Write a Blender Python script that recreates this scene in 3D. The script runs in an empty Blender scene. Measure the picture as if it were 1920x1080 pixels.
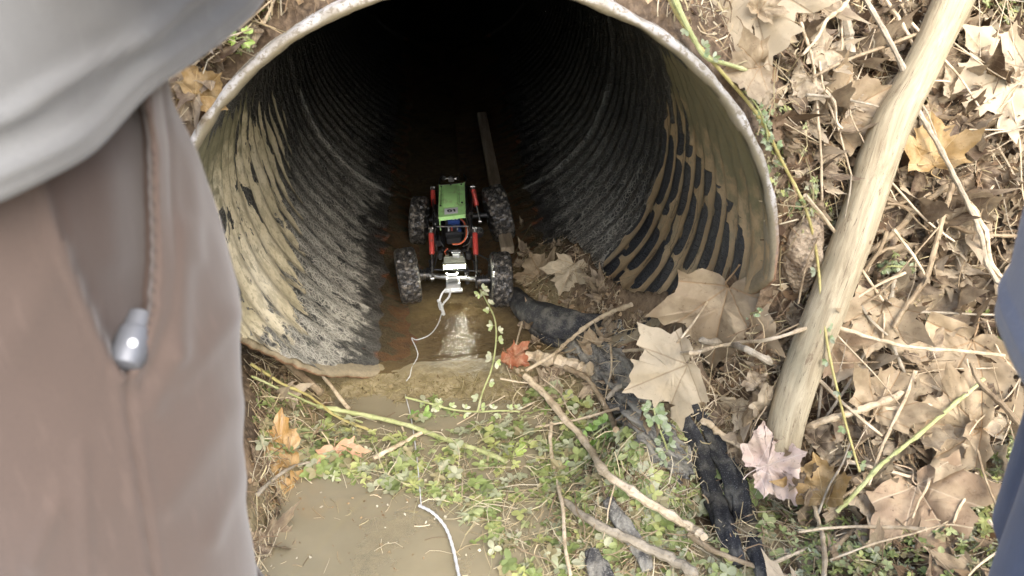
import bpy, math, random
import numpy as np
from mathutils import Vector, Matrix, noise as mnoise
from mathutils.bvhtree import BVHTree
R_ = math.radians
random.seed(11); rng = np.random.default_rng(5)
scene = bpy.context.scene
COL = scene.collection

# ------------------------------------------------------------------ camera
F = 1665.7; PITCH, YAW, ROLL = 0.5238, 0.07755, -0.01602
CAM = Vector((-0.04006, -1.1595, 1.1381))
fw = Vector((math.sin(YAW)*math.cos(PITCH), math.cos(YAW)*math.cos(PITCH), -math.sin(PITCH)))
r0 = Vector((math.cos(YAW), -math.sin(YAW), 0)); u0 = r0.cross(fw)
rt = r0*math.cos(ROLL)+u0*math.sin(ROLL); up = -r0*math.sin(ROLL)+u0*math.cos(ROLL)
cd = bpy.data.cameras.new('camera'); cam = bpy.data.objects.new('camera', cd); COL.objects.link(cam)
cam.matrix_world = Matrix(((rt.x, up.x, -fw.x, CAM.x), (rt.y, up.y, -fw.y, CAM.y), (rt.z, up.z, -fw.z, CAM.z), (0, 0, 0, 1)))
cd.sensor_width = 36; cd.lens = F/1920*36; cd.clip_start = 0.02; cd.clip_end = 200
cd.dof.use_dof = True; cd.dof.focus_distance = 1.85; cd.dof.aperture_fstop = 9.0
scene.camera = cam

# ------------------------------------------------------------------ light
SUN_EL, SUN_AZ = R_(45), R_(165)          # azimuth: clockwise from +Y; the light comes from behind the camera
w = bpy.data.worlds.new("World"); scene.world = w; w.use_nodes = True
nt = w.node_tree; nt.nodes.clear()
sky = nt.nodes.new('ShaderNodeTexSky'); sky.sky_type = 'NISHITA'; sky.sun_disc = False
sky.sun_elevation = SUN_EL; sky.sun_rotation = SUN_AZ; sky.air_density = 1.0; sky.dust_density = 3.0; sky.ozone_density = 1.6
bg = nt.nodes.new('ShaderNodeBackground'); bg.inputs['Strength'].default_value = 0.15
wo = nt.nodes.new('ShaderNodeOutputWorld')
nt.links.new(sky.outputs[0], bg.inputs[0]); nt.links.new(bg.outputs[0], wo.inputs[0])
sd = bpy.data.lights.new('sun', 'SUN'); sd.energy = .95; sd.angle = R_(45); sd.color = (1, .975, .94)
sun = bpy.data.objects.new('sun', sd); COL.objects.link(sun)
sdir = Vector((math.sin(SUN_AZ)*math.cos(SUN_EL), math.cos(SUN_AZ)*math.cos(SUN_EL), math.sin(SUN_EL)))
sun.rotation_euler = sdir.to_track_quat('Z', 'Y').to_euler()
scene.view_settings.view_transform = 'Standard'; scene.view_settings.look = 'None'
scene.view_settings.gamma = 1; scene.view_settings.exposure = 2.22
scene.cycles.max_bounces = 7; scene.cycles.transparent_max_bounces = 12
scene.cycles.use_denoising = True

# ------------------------------------------------------------------ helpers: rays of the photograph used to find real places
def ray(px, py): return fw + rt*((px-960)/F) + up*((540-py)/F)
def atz(px, py, z): d = ray(px, py); return CAM + d*((z-CAM.z)/d.z)
def aty(px, py, y): d = ray(px, py); return CAM + d*((y-CAM.y)/d.y)
def atd(px, py, dd): return CAM + ray(px, py)*dd
def proj(p):
    d = Vector(p)-CAM; z = d.dot(fw)
    return (960+F*d.dot(rt)/z, 540-F*d.dot(up)/z, z)

# ------------------------------------------------------------------ tagging
def tag(o, label=None, cat=None, group=None, kind=None):
    if label: o['label'] = label
    if cat: o['category'] = cat
    if group: o['group'] = group
    if kind: o['kind'] = kind
    return o
def empty(name, loc, label=None, cat=None, group=None):
    o = bpy.data.objects.new(name, None); COL.objects.link(o); o.location = loc
    return tag(o, label, cat, group)
class MB:
    def __init__(s): s.v = []; s.f = []; s.m = []
    def add(s, vs, fs, mi=0):
        b = len(s.v); s.v += [tuple(v) for v in vs]; s.f += [tuple(i+b for i in f) for f in fs]; s.m += [mi]*len(fs); return s
    def box(s, c, size, rot=None, mi=0, bev=0.0):
        c = Vector(c); hx, hy, hz = [k/2 for k in size]
        M = rot if rot else Matrix.Identity(3)
        if bev <= 0:
            vs = [M@Vector((x*hx, y*hy, z*hz))+c for x in (-1, 1) for y in (-1, 1) for z in (-1, 1)]
            fs = [(0, 1, 3, 2), (4, 6, 7, 5), (0, 4, 5, 1), (2, 3, 7, 6), (0, 2, 6, 4), (1, 5, 7, 3)]
            return s.add(vs, fs, mi)
        b = min(bev, hx*.9, hy*.9, hz*.9); prof = []
        for z, ins in ((-hz, b), (-hz+b, 0), (hz-b, 0), (hz, b)):
            ring = []
            X, Y = hx-ins, hy-ins; k = b
            for (sx, sy) in ((1, 1), (-1, 1), (-1, -1), (1, -1)):
                if sx*sy > 0: pts = [(sx*X, sy*(Y-k)), (sx*(X-k), sy*Y)]
                else: pts = [(sx*(X-k), sy*Y), (sx*X, sy*(Y-k))]
                ring += [M@Vector((p[0], p[1], z))+c for p in pts]
            prof.append(ring)
        vs = [v for r in prof for v in r]; fs = []
        for i in range(3):
            for j in range(8):
                a = i*8+j; bq = i*8+(j+1) % 8; fs.append((a, bq, bq+8, a+8))
        fs.append(tuple(range(7, -1, -1))); fs.append(tuple(range(24, 32)))
        return s.add(vs, fs, mi)
    def tube(s, pts, rad, n=8, mi=0, caps=True, flat=1.0, jit=0.0, upv=None):
        pts = [Vector(p) for p in pts]; N = len(pts)
        if not hasattr(rad, '__len__'): rad = [rad]*N
        prev = None; vs = []; fs = []
        for i, p in enumerate(pts):
            t = (pts[min(i+1, N-1)]-pts[max(i-1, 0)])
            if t.length < 1e-9: t = Vector((0, 0, 1))
            t.normalize()
            if prev is None:
                a = upv if upv else (Vector((0, 0, 1)) if abs(t.z) < .9 else Vector((1, 0, 0)))
                nrm = (a - t*a.dot(t)).normalized()
            else: nrm = (prev - t*prev.dot(t)).normalized()
            prev = nrm; b = t.cross(nrm)
            for k in range(n):
                a = 2*math.pi*k/n; rr = rad[i]*(1+(random.uniform(-jit, jit) if jit else 0))
                vs.append(p + nrm*math.sin(a)*rr*flat + b*math.cos(a)*rr)
        for i in range(N-1):
            for k in range(n):
                a = i*n+k; c = i*n+(k+1) % n; fs.append((a, c, c+n, a+n))
        if caps: fs.append(tuple(range(n-1, -1, -1))); fs.append(tuple(range((N-1)*n, N*n)))
        return s.add(vs, fs, mi)
    def loft(s, rings, mi=0, caps=True, close=True):
        n = len(rings[0]); vs = [v for r in rings for v in r]; fs = []
        for i in range(len(rings)-1):
            for k in range(n if close else n-1):
                a = i*n+k; c = i*n+(k+1) % n; fs.append((a, c, c+n, a+n))
        if caps and close: fs.append(tuple(range(n-1, -1, -1))); fs.append(tuple(range((len(rings)-1)*n, len(rings)*n)))
        return s.add(vs, fs, mi)
    def cyl(s, c, ax, r, h, n=16, mi=0, r2=None):
        ax = Vector(ax).normalized(); c = Vector(c)
        return s.tube([c-ax*h/2, c+ax*h/2], [r, r if r2 is None else r2], n, mi)
    def build(s, name, mats, parent=None, smooth=True, origin=None, sharp=35):
        me = bpy.data.meshes.new(name); o0 = Vector(origin) if origin is not None else Vector((0, 0, 0))
        me.from_pydata([tuple(Vector(v)-o0) for v in s.v], [], s.f)
        if not isinstance(mats, (list, tuple)): mats = [mats]
        for m in mats: me.materials.append(m)
        if len(mats) > 1: me.polygons.foreach_set('material_index', s.m)
        if smooth:
            me.polygons.foreach_set('use_smooth', [True]*len(me.polygons))
            if sharp: me.set_sharp_from_angle(angle=R_(sharp))
        me.update()
        o = bpy.data.objects.new(name, me); COL.objects.link(o)
        if parent is not None: o.parent = parent; 
        elif origin is not None: o.location = o0
        return o
def smooth_path(pts, sub=5):
    pts = [Vector(p) for p in pts]; out = []
    for i in range(len(pts)-1):
        p0 = pts[max(i-1, 0)]; p1 = pts[i]; p2 = pts[i+1]; p3 = pts[min(i+2, len(pts)-1)]
        for k in range(sub):
            t = k/sub
            out.append(.5*((2*p1)+(-p0+p2)*t+(2*p0-5*p1+4*p2-p3)*t*t+(-p0+3*p1-3*p2+p3)*t**3))
    out.append(pts[-1]); return out

# ------------------------------------------------------------------ materials
class NT:
    def __init__(s, name):
        s.m = bpy.data.materials.new(name); s.m.use_nodes = True; s.t = s.m.node_tree; s.t.nodes.clear()
        s.out = s.t.nodes.new('ShaderNodeOutputMaterial')
    def n(s, ty, **kw):
        x = s.t.nodes.new(ty)
        for k, v in kw.items():
            if k in ('op',): x.operation = v
            elif k == 'inp':
                for a, b in v.items(): s.set(x, a, b)
            else: setattr(x, k, v)
        return x
    def set(s, x, a, b):
        if isinstance(b, bpy.types.NodeSocket): s.t.links.new(b, x.inputs[a])
        else: x.inputs[a].default_value = b
    def math(s, op, a, b=0.0, c=None, clamp=False):
        x = s.t.nodes.new('ShaderNodeMath'); x.operation = op; x.use_clamp = clamp
        s.set(x, 0, a); s.set(x, 1, b)
        if c is not None: s.set(x, 2, c)
        return x.outputs[0]
    def ss(s, v, lo, hi):
        x = s.t.nodes.new('ShaderNodeMapRange'); x.interpolation_type = 'SMOOTHSTEP'
        s.set(x, 0, v); s.set(x, 1, lo); s.set(x, 2, hi); return x.outputs[0]
    def noise(s, vec, scale, detail=4, rough=.55, dist=0.0):
        x = s.t.nodes.new('ShaderNodeTexNoise'); x.inputs['Scale'].default_value = scale; x.inputs['Detail'].default_value = detail
        x.inputs['Roughness'].default_value = rough; x.inputs['Distortion'].default_value = dist
        if vec is not None: s.t.links.new(vec, x.inputs['Vector'])
        return x.outputs['Fac']
    def vor(s, vec, scale, feat='F1'):
        x = s.t.nodes.new('ShaderNodeTexVoronoi'); x.feature = feat; x.inputs['Scale'].default_value = scale
        if vec is not None: s.t.links.new(vec, x.inputs['Vector'])
        return x.outputs['Distance']
    def ramp(s, v, stops):
        x = s.t.nodes.new('ShaderNodeValToRGB'); e = x.color_ramp.elements
        while len(e) < len(stops): e.new(.5)
        for i, (p, c) in enumerate(stops): e[i].position = p; e[i].color = (*c, 1)
        s.t.links.new(v, x.inputs[0]); return x.outputs[0]
    def mix(s, f, a, b, mode='MIX'):
        x = s.t.nodes.new('ShaderNodeMix'); x.data_type = 'RGBA'; x.blend_type = mode
        s.set(x, 0, f)
        for i, v in ((6, a), (7, b)):
            if isinstance(v, tuple): x.inputs[i].default_value = (*v, 1)
            else: s.t.links.new(v, x.inputs[i])
        return x.outputs[2]
    def bump(s, h, strength=.5, dist=.002, nrm=None):
        x = s.t.nodes.new('ShaderNodeBump'); x.inputs['Strength'].default_value = strength; x.inputs['Distance'].default_value = dist
        s.t.links.new(h, x.inputs['Height'])
        if nrm is not None: s.t.links.new(nrm, x.inputs['Normal'])
        return x.outputs[0]
    def bsdf(s, col, rough=.6, metal=0.0, nrm=None, spec=.5, **kw):
        x = s.t.nodes.new('ShaderNodeBsdfPrincipled')
        if isinstance(col, tuple): x.inputs['Base Color'].default_value = (*col, 1)
        else: s.t.links.new(col, x.inputs['Base Color'])
        s.set(x, 'Roughness', rough); s.set(x, 'Metallic', metal); x.inputs['Specular IOR Level'].default_value = spec
        if nrm is not None: s.t.links.new(nrm, x.inputs['Normal'])
        for k, v in kw.items(): s.set(x, k.replace('_', ' '), v)
        return x.outputs[0]
    def end(s, sh): s.t.links.new(sh, s.out.inputs[0]); return s.m
    def obj(s): return s.t.nodes.new('ShaderNodeTexCoord').outputs['Object']
    def mapv(s, vec, scale=(1, 1, 1), rot=(0, 0, 0)):
        x = s.t.nodes.new('ShaderNodeMapping'); x.inputs['Scale'].default_value = scale; x.inputs['Rotation'].default_value = rot
        s.t.links.new(vec, x.inputs['Vector']); return x.outputs[0]
    def pos(s): return s.t.nodes.new('ShaderNodeNewGeometry').outputs['Position']

def simple(name, col, rough=.5, metal=0.0, var=.25, scale=60, bump=.2, spec=.5, dirt=None):
    t = NT(name); p = t.obj(); n = t.noise(p, scale, 5)
    c = t.mix(n, tuple(k*(1-var) for k in col), tuple(min(1, k*(1+var)) for k in col))
    if dirt:
        d = t.ss(t.noise(p, scale*.6, 6, .65), .5, .62); c = t.mix(d, c, dirt)
    return t.end(t.bsdf(c, rough, metal, t.bump(n, bump, .001), spec))

def mat_mud(name, dark, mid, light, scale=9, wet=.75):
    t = NT(name); p = t.pos(); n1 = t.noise(p, scale, 7, .62, .4); n2 = t.noise(p, scale*9, 6, .65); v = t.vor(p, scale*7)
    c = t.ramp(n1, [(.3, dark), (.5, mid), (.72, light)])
    c = t.mix(t.ss(n2, .4, .65), c, t.mix(.5, c, light)); c = t.mix(t.math('MULTIPLY', t.ss(v, .35, .0), .5), c, dark)
    h = t.math('ADD', t.math('MULTIPLY', n1, 1.5), t.math('ADD', n2, v))
    return t.end(t.bsdf(c, wet, 0, t.bump(h, .8, .008), .35))
M_SOIL = mat_mud('bank_soil', (.04, .026, .016), (.13, .088, .052), (.30, .215, .13))
M_MUD = mat_mud('stream_mud', (.17, .12, .055), (.33, .25, .12), (.50, .41, .23), 6, .5)

def mat_leaf(name, ramp, veincol, veind=.6, trans=.22, rough=.62, blot=1.0):
    t = NT(name); uv = t.n('ShaderNodeUVMap').outputs[0]; sep = t.n('ShaderNodeSeparateXYZ', inp={0: uv})
    X, Y = sep.outputs[0], sep.outputs[1]
    info = t.n('ShaderNodeObjectInfo').outputs['Random']
    ang = t.math('ARCTAN2', X, Y); rr = t.math('SQRT', t.math('ADD', t.math('MULTIPLY', X, X), t.math('MULTIPLY', Y, Y)))
    m = None
    for a in (0, .72, -.72, 1.5, -1.5):
        d = t.math('MULTIPLY', t.math('ABSOLUTE', t.math('SUBTRACT', ang, a)), rr)
        m = d if m is None else t.math('MINIMUM', m, d)
    vein = t.ss(m, .018, .004)
    # side veins
    wv = t.math('ABSOLUTE', t.math('SINE', t.math('ADD', t.math('MULTIPLY', rr, 34), t.math('MULTIPLY', t.math('ABSOLUTE', ang), 16))))
    sv = t.math('MULTIPLY', t.ss(wv, .10, .0), .4)
    v = t.math('MAXIMUM', vein, sv)
    off = t.n('ShaderNodeVectorMath', operation='ADD', inp={0: uv, 1: t.n('ShaderNodeCombineXYZ', inp={0: t.math('MULTIPLY', info, 37.0), 1: t.math('MULTIPLY', info, 11.0)}).outputs[0]}).outputs[0]
    n1 = t.noise(off, 2.3, 6, .6); n2 = t.noise(off, 14, 6, .7)
    k = t.math('ADD', t.math('MULTIPLY', info, .85), t.math('MULTIPLY', t.math('SUBTRACT', n1, .42), .7))
    c = t.ramp(k, ramp)
    c = t.mix(t.math('MULTIPLY', t.ss(n2, .58, .72), blot), c, t.mix(.5, c, (.10, .055, .025)))
    c = t.mix(t.ss(n1, .42, .62), c, t.mix(.25, c, (.75, .60, .38)))
    sp_ = t.vor(off, 9.0); c = t.mix(t.math('MULTIPLY', t.ss(sp_, .11, .05), .7*blot), c, (.07, .04, .022))
    c = t.mix(t.math('MULTIPLY', t.ss(t.noise(off, 5.5, 7, .7, .5), .54, .66), .45*blot), c, (.16, .105, .06))
    c = t.mix(t.math('MULTIPLY', v, veind), c, veincol)
    h = t.math('SUBTRACT', t.math('MULTIPLY', n2, .5), v)
    nb = t.bump(h, .5, .0015)
    a = t.bsdf(c, rough, 0, nb, .35)
    tr = t.n('ShaderNodeBsdfTranslucent', inp={0: c}).outputs[0]
    mx = t.n('ShaderNodeMixShader', inp={0: trans, 1: a, 2: tr})
    return t.end(mx.outputs[0])
TAN = [(.0, (.075, .045, .026)), (.22, (.145, .104, .066)), (.5, (.24, .182, .118)), (.75, (.33, .265, .18)), (1.0, (.45, .38, .27))]
M_LEAF = mat_leaf('dry_leaf', TAN, (.62, .48, .30))
M_LEAF_PALE = mat_leaf('pale_dry_leaf', [(0, (.44, .36, .235)), (1, (.53, .44, .30))], (.45, .31, .16))
M_LEAF_CREAM = mat_leaf('cream_leaf', [(0, (.47, .385, .255)), (1, (.53, .44, .30))], (.32, .23, .13), .55, .25, .6, .4)
M_LEAF_WARM = mat_leaf('tan_dry_leaf', [(0, (.30, .225, .135)), (1, (.38, .295, .185))], (.34, .21, .10))
M_LEAF_GREY = mat_leaf('greyed_leaf', [(0, (.33, .23, .14)), (1, (.42, .31, .20))], (.60, .47, .32))
M_LEAF_OCHRE = mat_leaf('ochre_leaf', [(0, (.30, .19, .07)), (1, (.38, .25, .10))], (.62, .45, .22))
M_LEAF_ORANGE = mat_leaf('orange_leaf', [(0, (.48, .20, .05)), (1, (.58, .34, .20))], (.6, .42, .3), .5)
M_LEAF_RED = mat_leaf('red_leaf', [(0, (.30, .09, .04)), (1, (.36, .13, .06))], (.5, .3, .2))
M_LEAF_PINK = mat_leaf('bleached_leaf', [(0, (.62, .47, .38)), (1, (.70, .56, .47))], (.78, .66, .56))
M_LEAF_WET = mat_leaf('wet_leaf', [(0, (.38, .22, .07)), (1, (.46, .28, .10))], (.30, .16, .05), .4, .1, .3)

def mat_tint(name, rough=.55, trans=.0, spec=.4):   # colour of each little piece is its own
    t = NT(name); a = t.n('ShaderNodeAttribute', attribute_name='tint').outputs['Color']
    n = t.noise(t.pos(), 180, 3); c = t.mix(n, a, t.mix(.7, a, (0.03, .02, .01)), 'MIX')
    c = t.mix(.45, a, c)
    s = t.bsdf(c, rough, 0, t.bump(n, .3, .0006), spec)
    if trans:
        tr = t.n('ShaderNodeBsdfTranslucent', inp={0: a}).outputs[0]
        s = t.n('ShaderNodeMixShader', inp={0: trans, 1: s, 2: tr}).outputs[0]
    return t.end(s)
M_GREEN = mat_tint('green_leaflets', .5, .25)
M_BITS = mat_tint('litter_bits', .75, 0, .2)

def mat_bark(name, a, b, c_, scale=30, stretch=8, rough=.7):
    t = NT(name); p = t.pos()
    n1 = t.noise(p, scale, 6, .6, .5); n2 = t.noise(p, scale*5, 5, .6)
    c = t.ramp(n1, [(.3, a), (.5, b), (.7, c_)]); c = t.mix(t.ss(n2, .5, .7), c, t.mix(.4, c, (.06, .04, .02)))
    return t.end(t.bsdf(c, rough, 0, t.bump(t.math('ADD', n1, n2), .6, .0015), .3))
M_TWIG_PALE = mat_bark('pale_twig_bark', (.30, .22, .13), (.50, .40, .26), (.64, .53, .38))
M_TWIG_BROWN = mat_bark('brown_twig_bark', (.15, .105, .06), (.26, .195, .115), (.38, .30, .19))
M_TWIG_GREY = mat_bark('grey_twig_bark', (.20, .17, .12), (.33, .28, .20), (.46, .40, .30))
M_STEM_GREEN = mat_bark('green_stem', (.26, .28, .10), (.38, .40, .17), (.52, .52, .27), 22, 6, .5)
M_STEM_OLIVE = mat_bark('olive_stem', (.30, .24, .08), (.42, .36, .13), (.55, .48, .22), 22, 6, .5)
M_ROPE = simple('silver_rope', (.62, .62, .60), .45, .2, .25, 400, .3)

# ------------------------------------------------------------------ ground shapes
def tps(pts, vals, lam=1e-4):
    P = np.array(pts, float); n = len(P); d = np.linalg.norm(P[:, None]-P[None], axis=2)
    K = np.where(d > 0, d*d*np.log(d+1e-12), 0)+lam*np.eye(n); A = np.zeros((n+3, n+3)); A[:n, :n] = K
    A[:n, n] = 1; A[:n, n+1:] = P; A[n, :n] = 1; A[n+1:, :n] = P.T
    s = np.linalg.solve(A, np.concatenate([vals, [0, 0, 0]]))
    def f(Q):
        Q = np.asarray(Q, float); d = np.linalg.norm(Q[:, None]-P[None], axis=2)
        return np.where(d > 0, d*d*np.log(d+1e-12), 0)@s[:n]+s[n]+Q@s[n+1:]
    return f
RP = 0.46     # outer radius of the pipe, its centre line is x=0, z=RP, running along +Y
WL_IN, WL_OUT = 0.062, 0.046
fl = []
def A(px, py, z): p = atz(px, py, z); fl.append((p.x, p.y, z))
for q in [(-.2, -.1, -.0), (0, -.16, .0), (-.12, .1, .02), (-.3, .1, .025), (-.1, .28, .035), (-.22, .27, .035), (.04, .26, .035), (-.32, .30, .045),
          (-.26, .375, .07), (-.12, .375, .068), (.0, .375, .067), (.08, .37, .067), (-.15, .45, .04), (0, .5, .04), (.05, .7, .045), (-.12, .7, .035),
          (0, 1.2, .045), (0, 2.2, .05), (0, 4, .05), (.2, 2.2, .07), (-.25, 2.2, .05), (.2, 4, .07), (-.5, 1, .05),
          (.17, .57, .06), (.265, .49, .105), (.33, .42, .17), (.40, .28, .27), (.433, .11, .36), (.22, .75, .10), (.18, .80, .07), (.30, .9, .13), (.15, 1.15, .06), (.33, 1.3, .13),
          (-.42, .2, .14), (-.47, .04, .30), (-.44, -.02, .2), (-.5, -.15, .12), (-.38, .22, .09), (-.8, 0, .25), (-.9, -.6, .15), (-.3, -.65, .0), (0, -1.2, -.02), (0, -2.5, .0), (-1.6, -.5, .4), (1.6, -.5, .5), (1.2, -1.5, .15), (-1.2, -1.5, .1),
          (.45, .0, .37), (.35, -.02, .28), (.5, .5, .6), (.5, 1.5, .5), (.6, 4, .5)]: fl.append(q)
for q in [(1250, 680, .19), (1150, 660, .10), (1050, 670, .068), (1000, 740, .05), (1100, 760, .06), (1200, 780, .10), (1100, 900, .045), (1000, 900, .03), (1100, 1070, .045),
          (1000, 1060, .03), (1300, 900, .08), (1400, 1070, .075), (1450, 870, .12), (1350, 760, .16), (1450, 700, .26), (1300, 1000, .075), (1400, 980, .09), (1330, 1090, .075), (1250, 1100, .06), (1600, 1070, .10), (1900, 1070, .16), (600, 860, .05), (520, 800, .075), (500, 950, .055), (480, 1070, .04)]: A(*q)
H = tps([(a, b) for a, b, c in fl], [c for a, b, c in fl])
bk = []
def B(px, py, z): p = atz(px, py, z); bk.append((p.x, z, p.y))
for a in range(-25, 206, 10):
    bk.append((RP*math.cos(R_(a)), RP+RP*math.sin(R_(a)), .03))
bk += [(.55, .15, -.10), (.8, .15, -.17), (.44, .12, -.03), (.55, .4, .05), (.8, .4, .03), (.52, .6, .08), (.6, .7, .18), (.9, .7, .16), (.6, .95, .34), (.9, .95, .34), (.45, .95, .24), (1.3, .5, -.1), (1.3, 1, .2), (.2, 1.1, .16)]
for q in [(-.62, .8, .04), (-.75, .4, -.12), (-.55, .15, -.05), (-.7, .0, -.35), (-.6, 1.1, .2), (0, 1.1, .12), (.3, 1.2, .18), (0, 1.6, .5), (-1.5, 1.6, .4), (1.5, 1.6, .4), (-2, 0, -.5), (2, 0, -.5), (0, 3, 1.6), (2.5, 3, 1.5), (-2.5, 3, 1.5)]: bk.append(q)
YB = tps([(a, b) for a, b, c in bk], [c for a, b, c in bk])

def fbm(x, y, z, s): return mnoise.fractal(Vector((x*s, y*s, z*s)), .9, 2.1, 5)
def grid_mesh(name, V, nu, nv, mat, keep=None):
    V = np.asarray(V); i = np.arange(nu-1)[:, None]*nv+np.arange(nv-1)[None]
    fa = np.stack([i, i+1, i+nv+1, i+nv], -1).reshape(-1, 4)
    if keep is not None: fa = fa[keep.reshape(-1)]
    me = bpy.data.meshes.new(name); me.from_pydata(V.tolist(), [], fa.tolist()); me.materials.append(mat)
    me.polygons.foreach_set('use_smooth', [True]*len(me.polygons)); me.update()
    o = bpy.data.objects.new(name, me); COL.objects.link(o); return o, V, fa

# stream bed and low ground: one sheet
def axis(lo, a, b, hi, fine, coarse):
    return np.concatenate([np.arange(lo, a, coarse), np.arange(a, b, fine), np.arange(b, hi+coarse, coarse)])
gx = axis(-6, -.65, 1.0, 6, .012, .25); gy = axis(-7, -.7, 1.3, 5.2, .012, .25)
GX, GY = np.meshgrid(gx, gy, indexing='ij'); Q = np.stack([GX.ravel(), GY.ravel()], -1); Z = H(Q)
far = np.clip((np.abs(Q[:, 0])-1.4)/2, 0, 1); Z = Z*(1-far)+far*np.clip(.3+(np.abs(Q[:, 0])-1.4)*.35, 0, 2.0)
farb = np.clip((-Q[:, 1]-1.8)/1.5, 0, 1); Z = Z*(1-farb)+farb*np.clip((np.abs(Q[:, 0])-.5)*.35, -.02, 1.6)
Z = np.clip(Z, -.06, 3)
nz = np.array([fbm(a, b, 0, 5)*.006+fbm(a, b, 3, 22)*.0022 for a, b in Q]); Z = Z+nz*np.clip((Z+.05)*12, .4, 2.2)
zp = RP-np.sqrt(np.clip(.447**2-Q[:, 0]**2, 0, 1))
yl = np.interp(Q[:, 0], [-.1, .0, .12, .2, .265, .30, .33, .40, .44], [.40, .42, .80, .88, .82, .56, .43, .26, .08])
ins = (Q[:, 1] > .08) & (np.abs(Q[:, 0]) < .46)
Z = np.where(ins, np.minimum(Z, np.maximum(zp+.05-np.clip(Q[:, 1]-yl, -.2, 1)*.9*np.clip(Q[:, 0]*8, 0, 1), np.minimum(zp-.02, .045)+.0)), Z)
Z = np.where(ins & (Q[:, 1] > yl+.05), np.minimum(Z, np.maximum(zp-.012, .042-.1*(zp > .07))), Z)
Z = np.where((Q[:, 1] > .12) & (np.abs(Q[:, 0]) > .47), np.minimum(Z, .3), Z)
V = np.stack([Q[:, 0], Q[:, 1], Z], -1)
t_ = NT('ground'); p = t_.pos(); sp = t_.n('ShaderNodeSeparateXYZ', inp={0: p})
def mudcol(t, p, cols, sc):
    n1 = t.noise(p, sc, 7, .62, .4); n2 = t.noise(p, sc*9, 6, .65)
    c = t.ramp(n1, [(.3, cols[0]), (.5, cols[1]), (.72, cols[2])]); return t.mix(t.ss(n2, .4, .65), c, t.mix(.5, c, cols[2])), n1, n2
c1, n1, n2 = mudcol(t_, p, [(.12, .092, .045), (.22, .175, .09), (.36, .30, .175)], 6)
c2, m1, m2 = mudcol(t_, p, [(.035, .024, .015), (.12, .082, .048), (.30, .215, .13)], 9)
wz = t_.math('ADD', sp.outputs[2], t_.math('MULTIPLY', t_.math('SUBTRACT', n1, .5), .06))
c = t_.mix(t_.ss(wz, .075, .12), c1, c2)
M_GROUND = t_.end(t_.bsdf(c, t_.ss(wz, .02, .12), 0, t_.bump(t_.math('ADD', t_.math('MULTIPLY', n1, 1.5), n2), .8, .007), .35))
ground, GV, GF = grid_mesh('ground', V, len(gx), len(gy), M_GROUND)
tag(ground, 'muddy stream bed and low bank in front of the drain pipe', None, None, 'structure')

# embankment face: rings round the pipe mouth
nth, nrh = 260, 110
th = np.linspace(0, 2*np.pi, nth); rr = np.concatenate([np.linspace(.452, 1.4, 80), np.geomspace(1.45, 7, nrh-80)])
TH, RR = np.meshgrid(th, rr, indexing='ij'); X = (RR*np.cos(TH)).ravel(); Zb = (RP+RR*np.sin(TH)).ravel()
Yb = YB(np.stack([np.clip(X, -2.5, 2.5), np.clip(Zb, -.5, 3)], -1))
Yb = Yb-np.clip(-.5-Zb, 0, 9)*1.5 - np.clip(np.abs(X)-1.2, 0, 9)*.25
ns = np.array([fbm(a, 7, b, 4)*.012+fbm(a, 2, b, 18)*.006 for a, b in zip(X, Zb)]); Yb = Yb+ns*np.clip((RR.ravel()-.45)*12, .15, 1.4)
V = np.stack([X, Yb, Zb], -1); V = np.where((V[:, 2:3] > 2.6), np.stack([X, Yb+np.clip(Zb-2.6, 0, 9)*3, 2.6+(Zb-2.6)*.15], -1), V)
keep = (V[:, 2].reshape(nth, nrh)[:-1, :-1] > -.25) & ~((V[:, 2].reshape(nth, nrh)[:-1, :-1] < .30) & (V[:, 0].reshape(nth, nrh)[:-1, :-1] < .3) & (V[:, 0].reshape(nth, nrh)[:-1, :-1] > -.9))
bank, BV, BF = grid_mesh('embankment', V, nth, nrh, M_SOIL, keep)
tag(bank, 'steep brown earth embankment around the pipe mouth', None, None, 'structure')
bvh = BVHTree.FromPolygons([tuple(v) for v in np.concatenate([GV, BV])], [tuple(int(i) for i in f) for f in np.concatenate([GF, BF+len(GV)])])

def hit(px, py):
    d = ray(px, py).normalized(); l, n, i, dist = bvh.ray_cast(CAM+d*.2, d)
    if l is None: return atd(px, py, 1.6), Vector((0, -.5, .8)).normalized()
    if n.dot(d) > 0: n = -n
    return l, n.normalized()
def near(p, lift=0.0):
    l, n, i, d = bvh.find_nearest(Vector(p)); 
    if n.dot(CAM-l) < 0: n = -n
    return l+n*lift, n

# ------------------------------------------------------------------ culvert pipe
def setback(c, side):
    a = abs(c)
    xs = [0, .2, .33, .46, .53, .6, .70, 3]; ys = [.40, .385, .30, .235, .18, .11, .0, .0] if side < 0 else [.40, .39, .34, .27, .20, .10, .0, .0]
    return float(np.interp(a, xs, ys))
RI = .447; PITCHC = .068
ntp = 288; thp = np.linspace(-math.pi, math.pi, ntp+1)[:-1]     # angle from the bottom, + to the right
ys = np.concatenate([np.arange(0, 1.9, PITCHC/14), np.arange(1.9, 6.5, PITCHC/8)])
sb = np.array([setback(a*RI, -1 if a < 0 else 1) for a in thp])
jag = np.array([fbm(a*6, 1, 0, 1.0)*.010+fbm(a*22, 5, 0, 1.0)*.006 for a in thp]); jag[np.abs(thp) > 1.6] *= .2
TP, YP = np.meshgrid(thp, ys, indexing='ij'); YQ = np.maximum(YP, (sb+jag)[:, None])
prof = .0056*np.cos(2*np.pi*(YP)/PITCHC)
prof = prof*np.clip(YP/.03, 0, 1)*(1-.35*np.clip((YP-.6)/.8, 0, 1))*(.22+.78*np.clip((np.abs(TP*RI)-.22)/.45, 0, 1))
seam = np.exp(-((YP-1.29)/.010)**2)*.007 + np.exp(-((YP-3.1)/.012)**2)*.014
wob = np.array([[0]])
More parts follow.
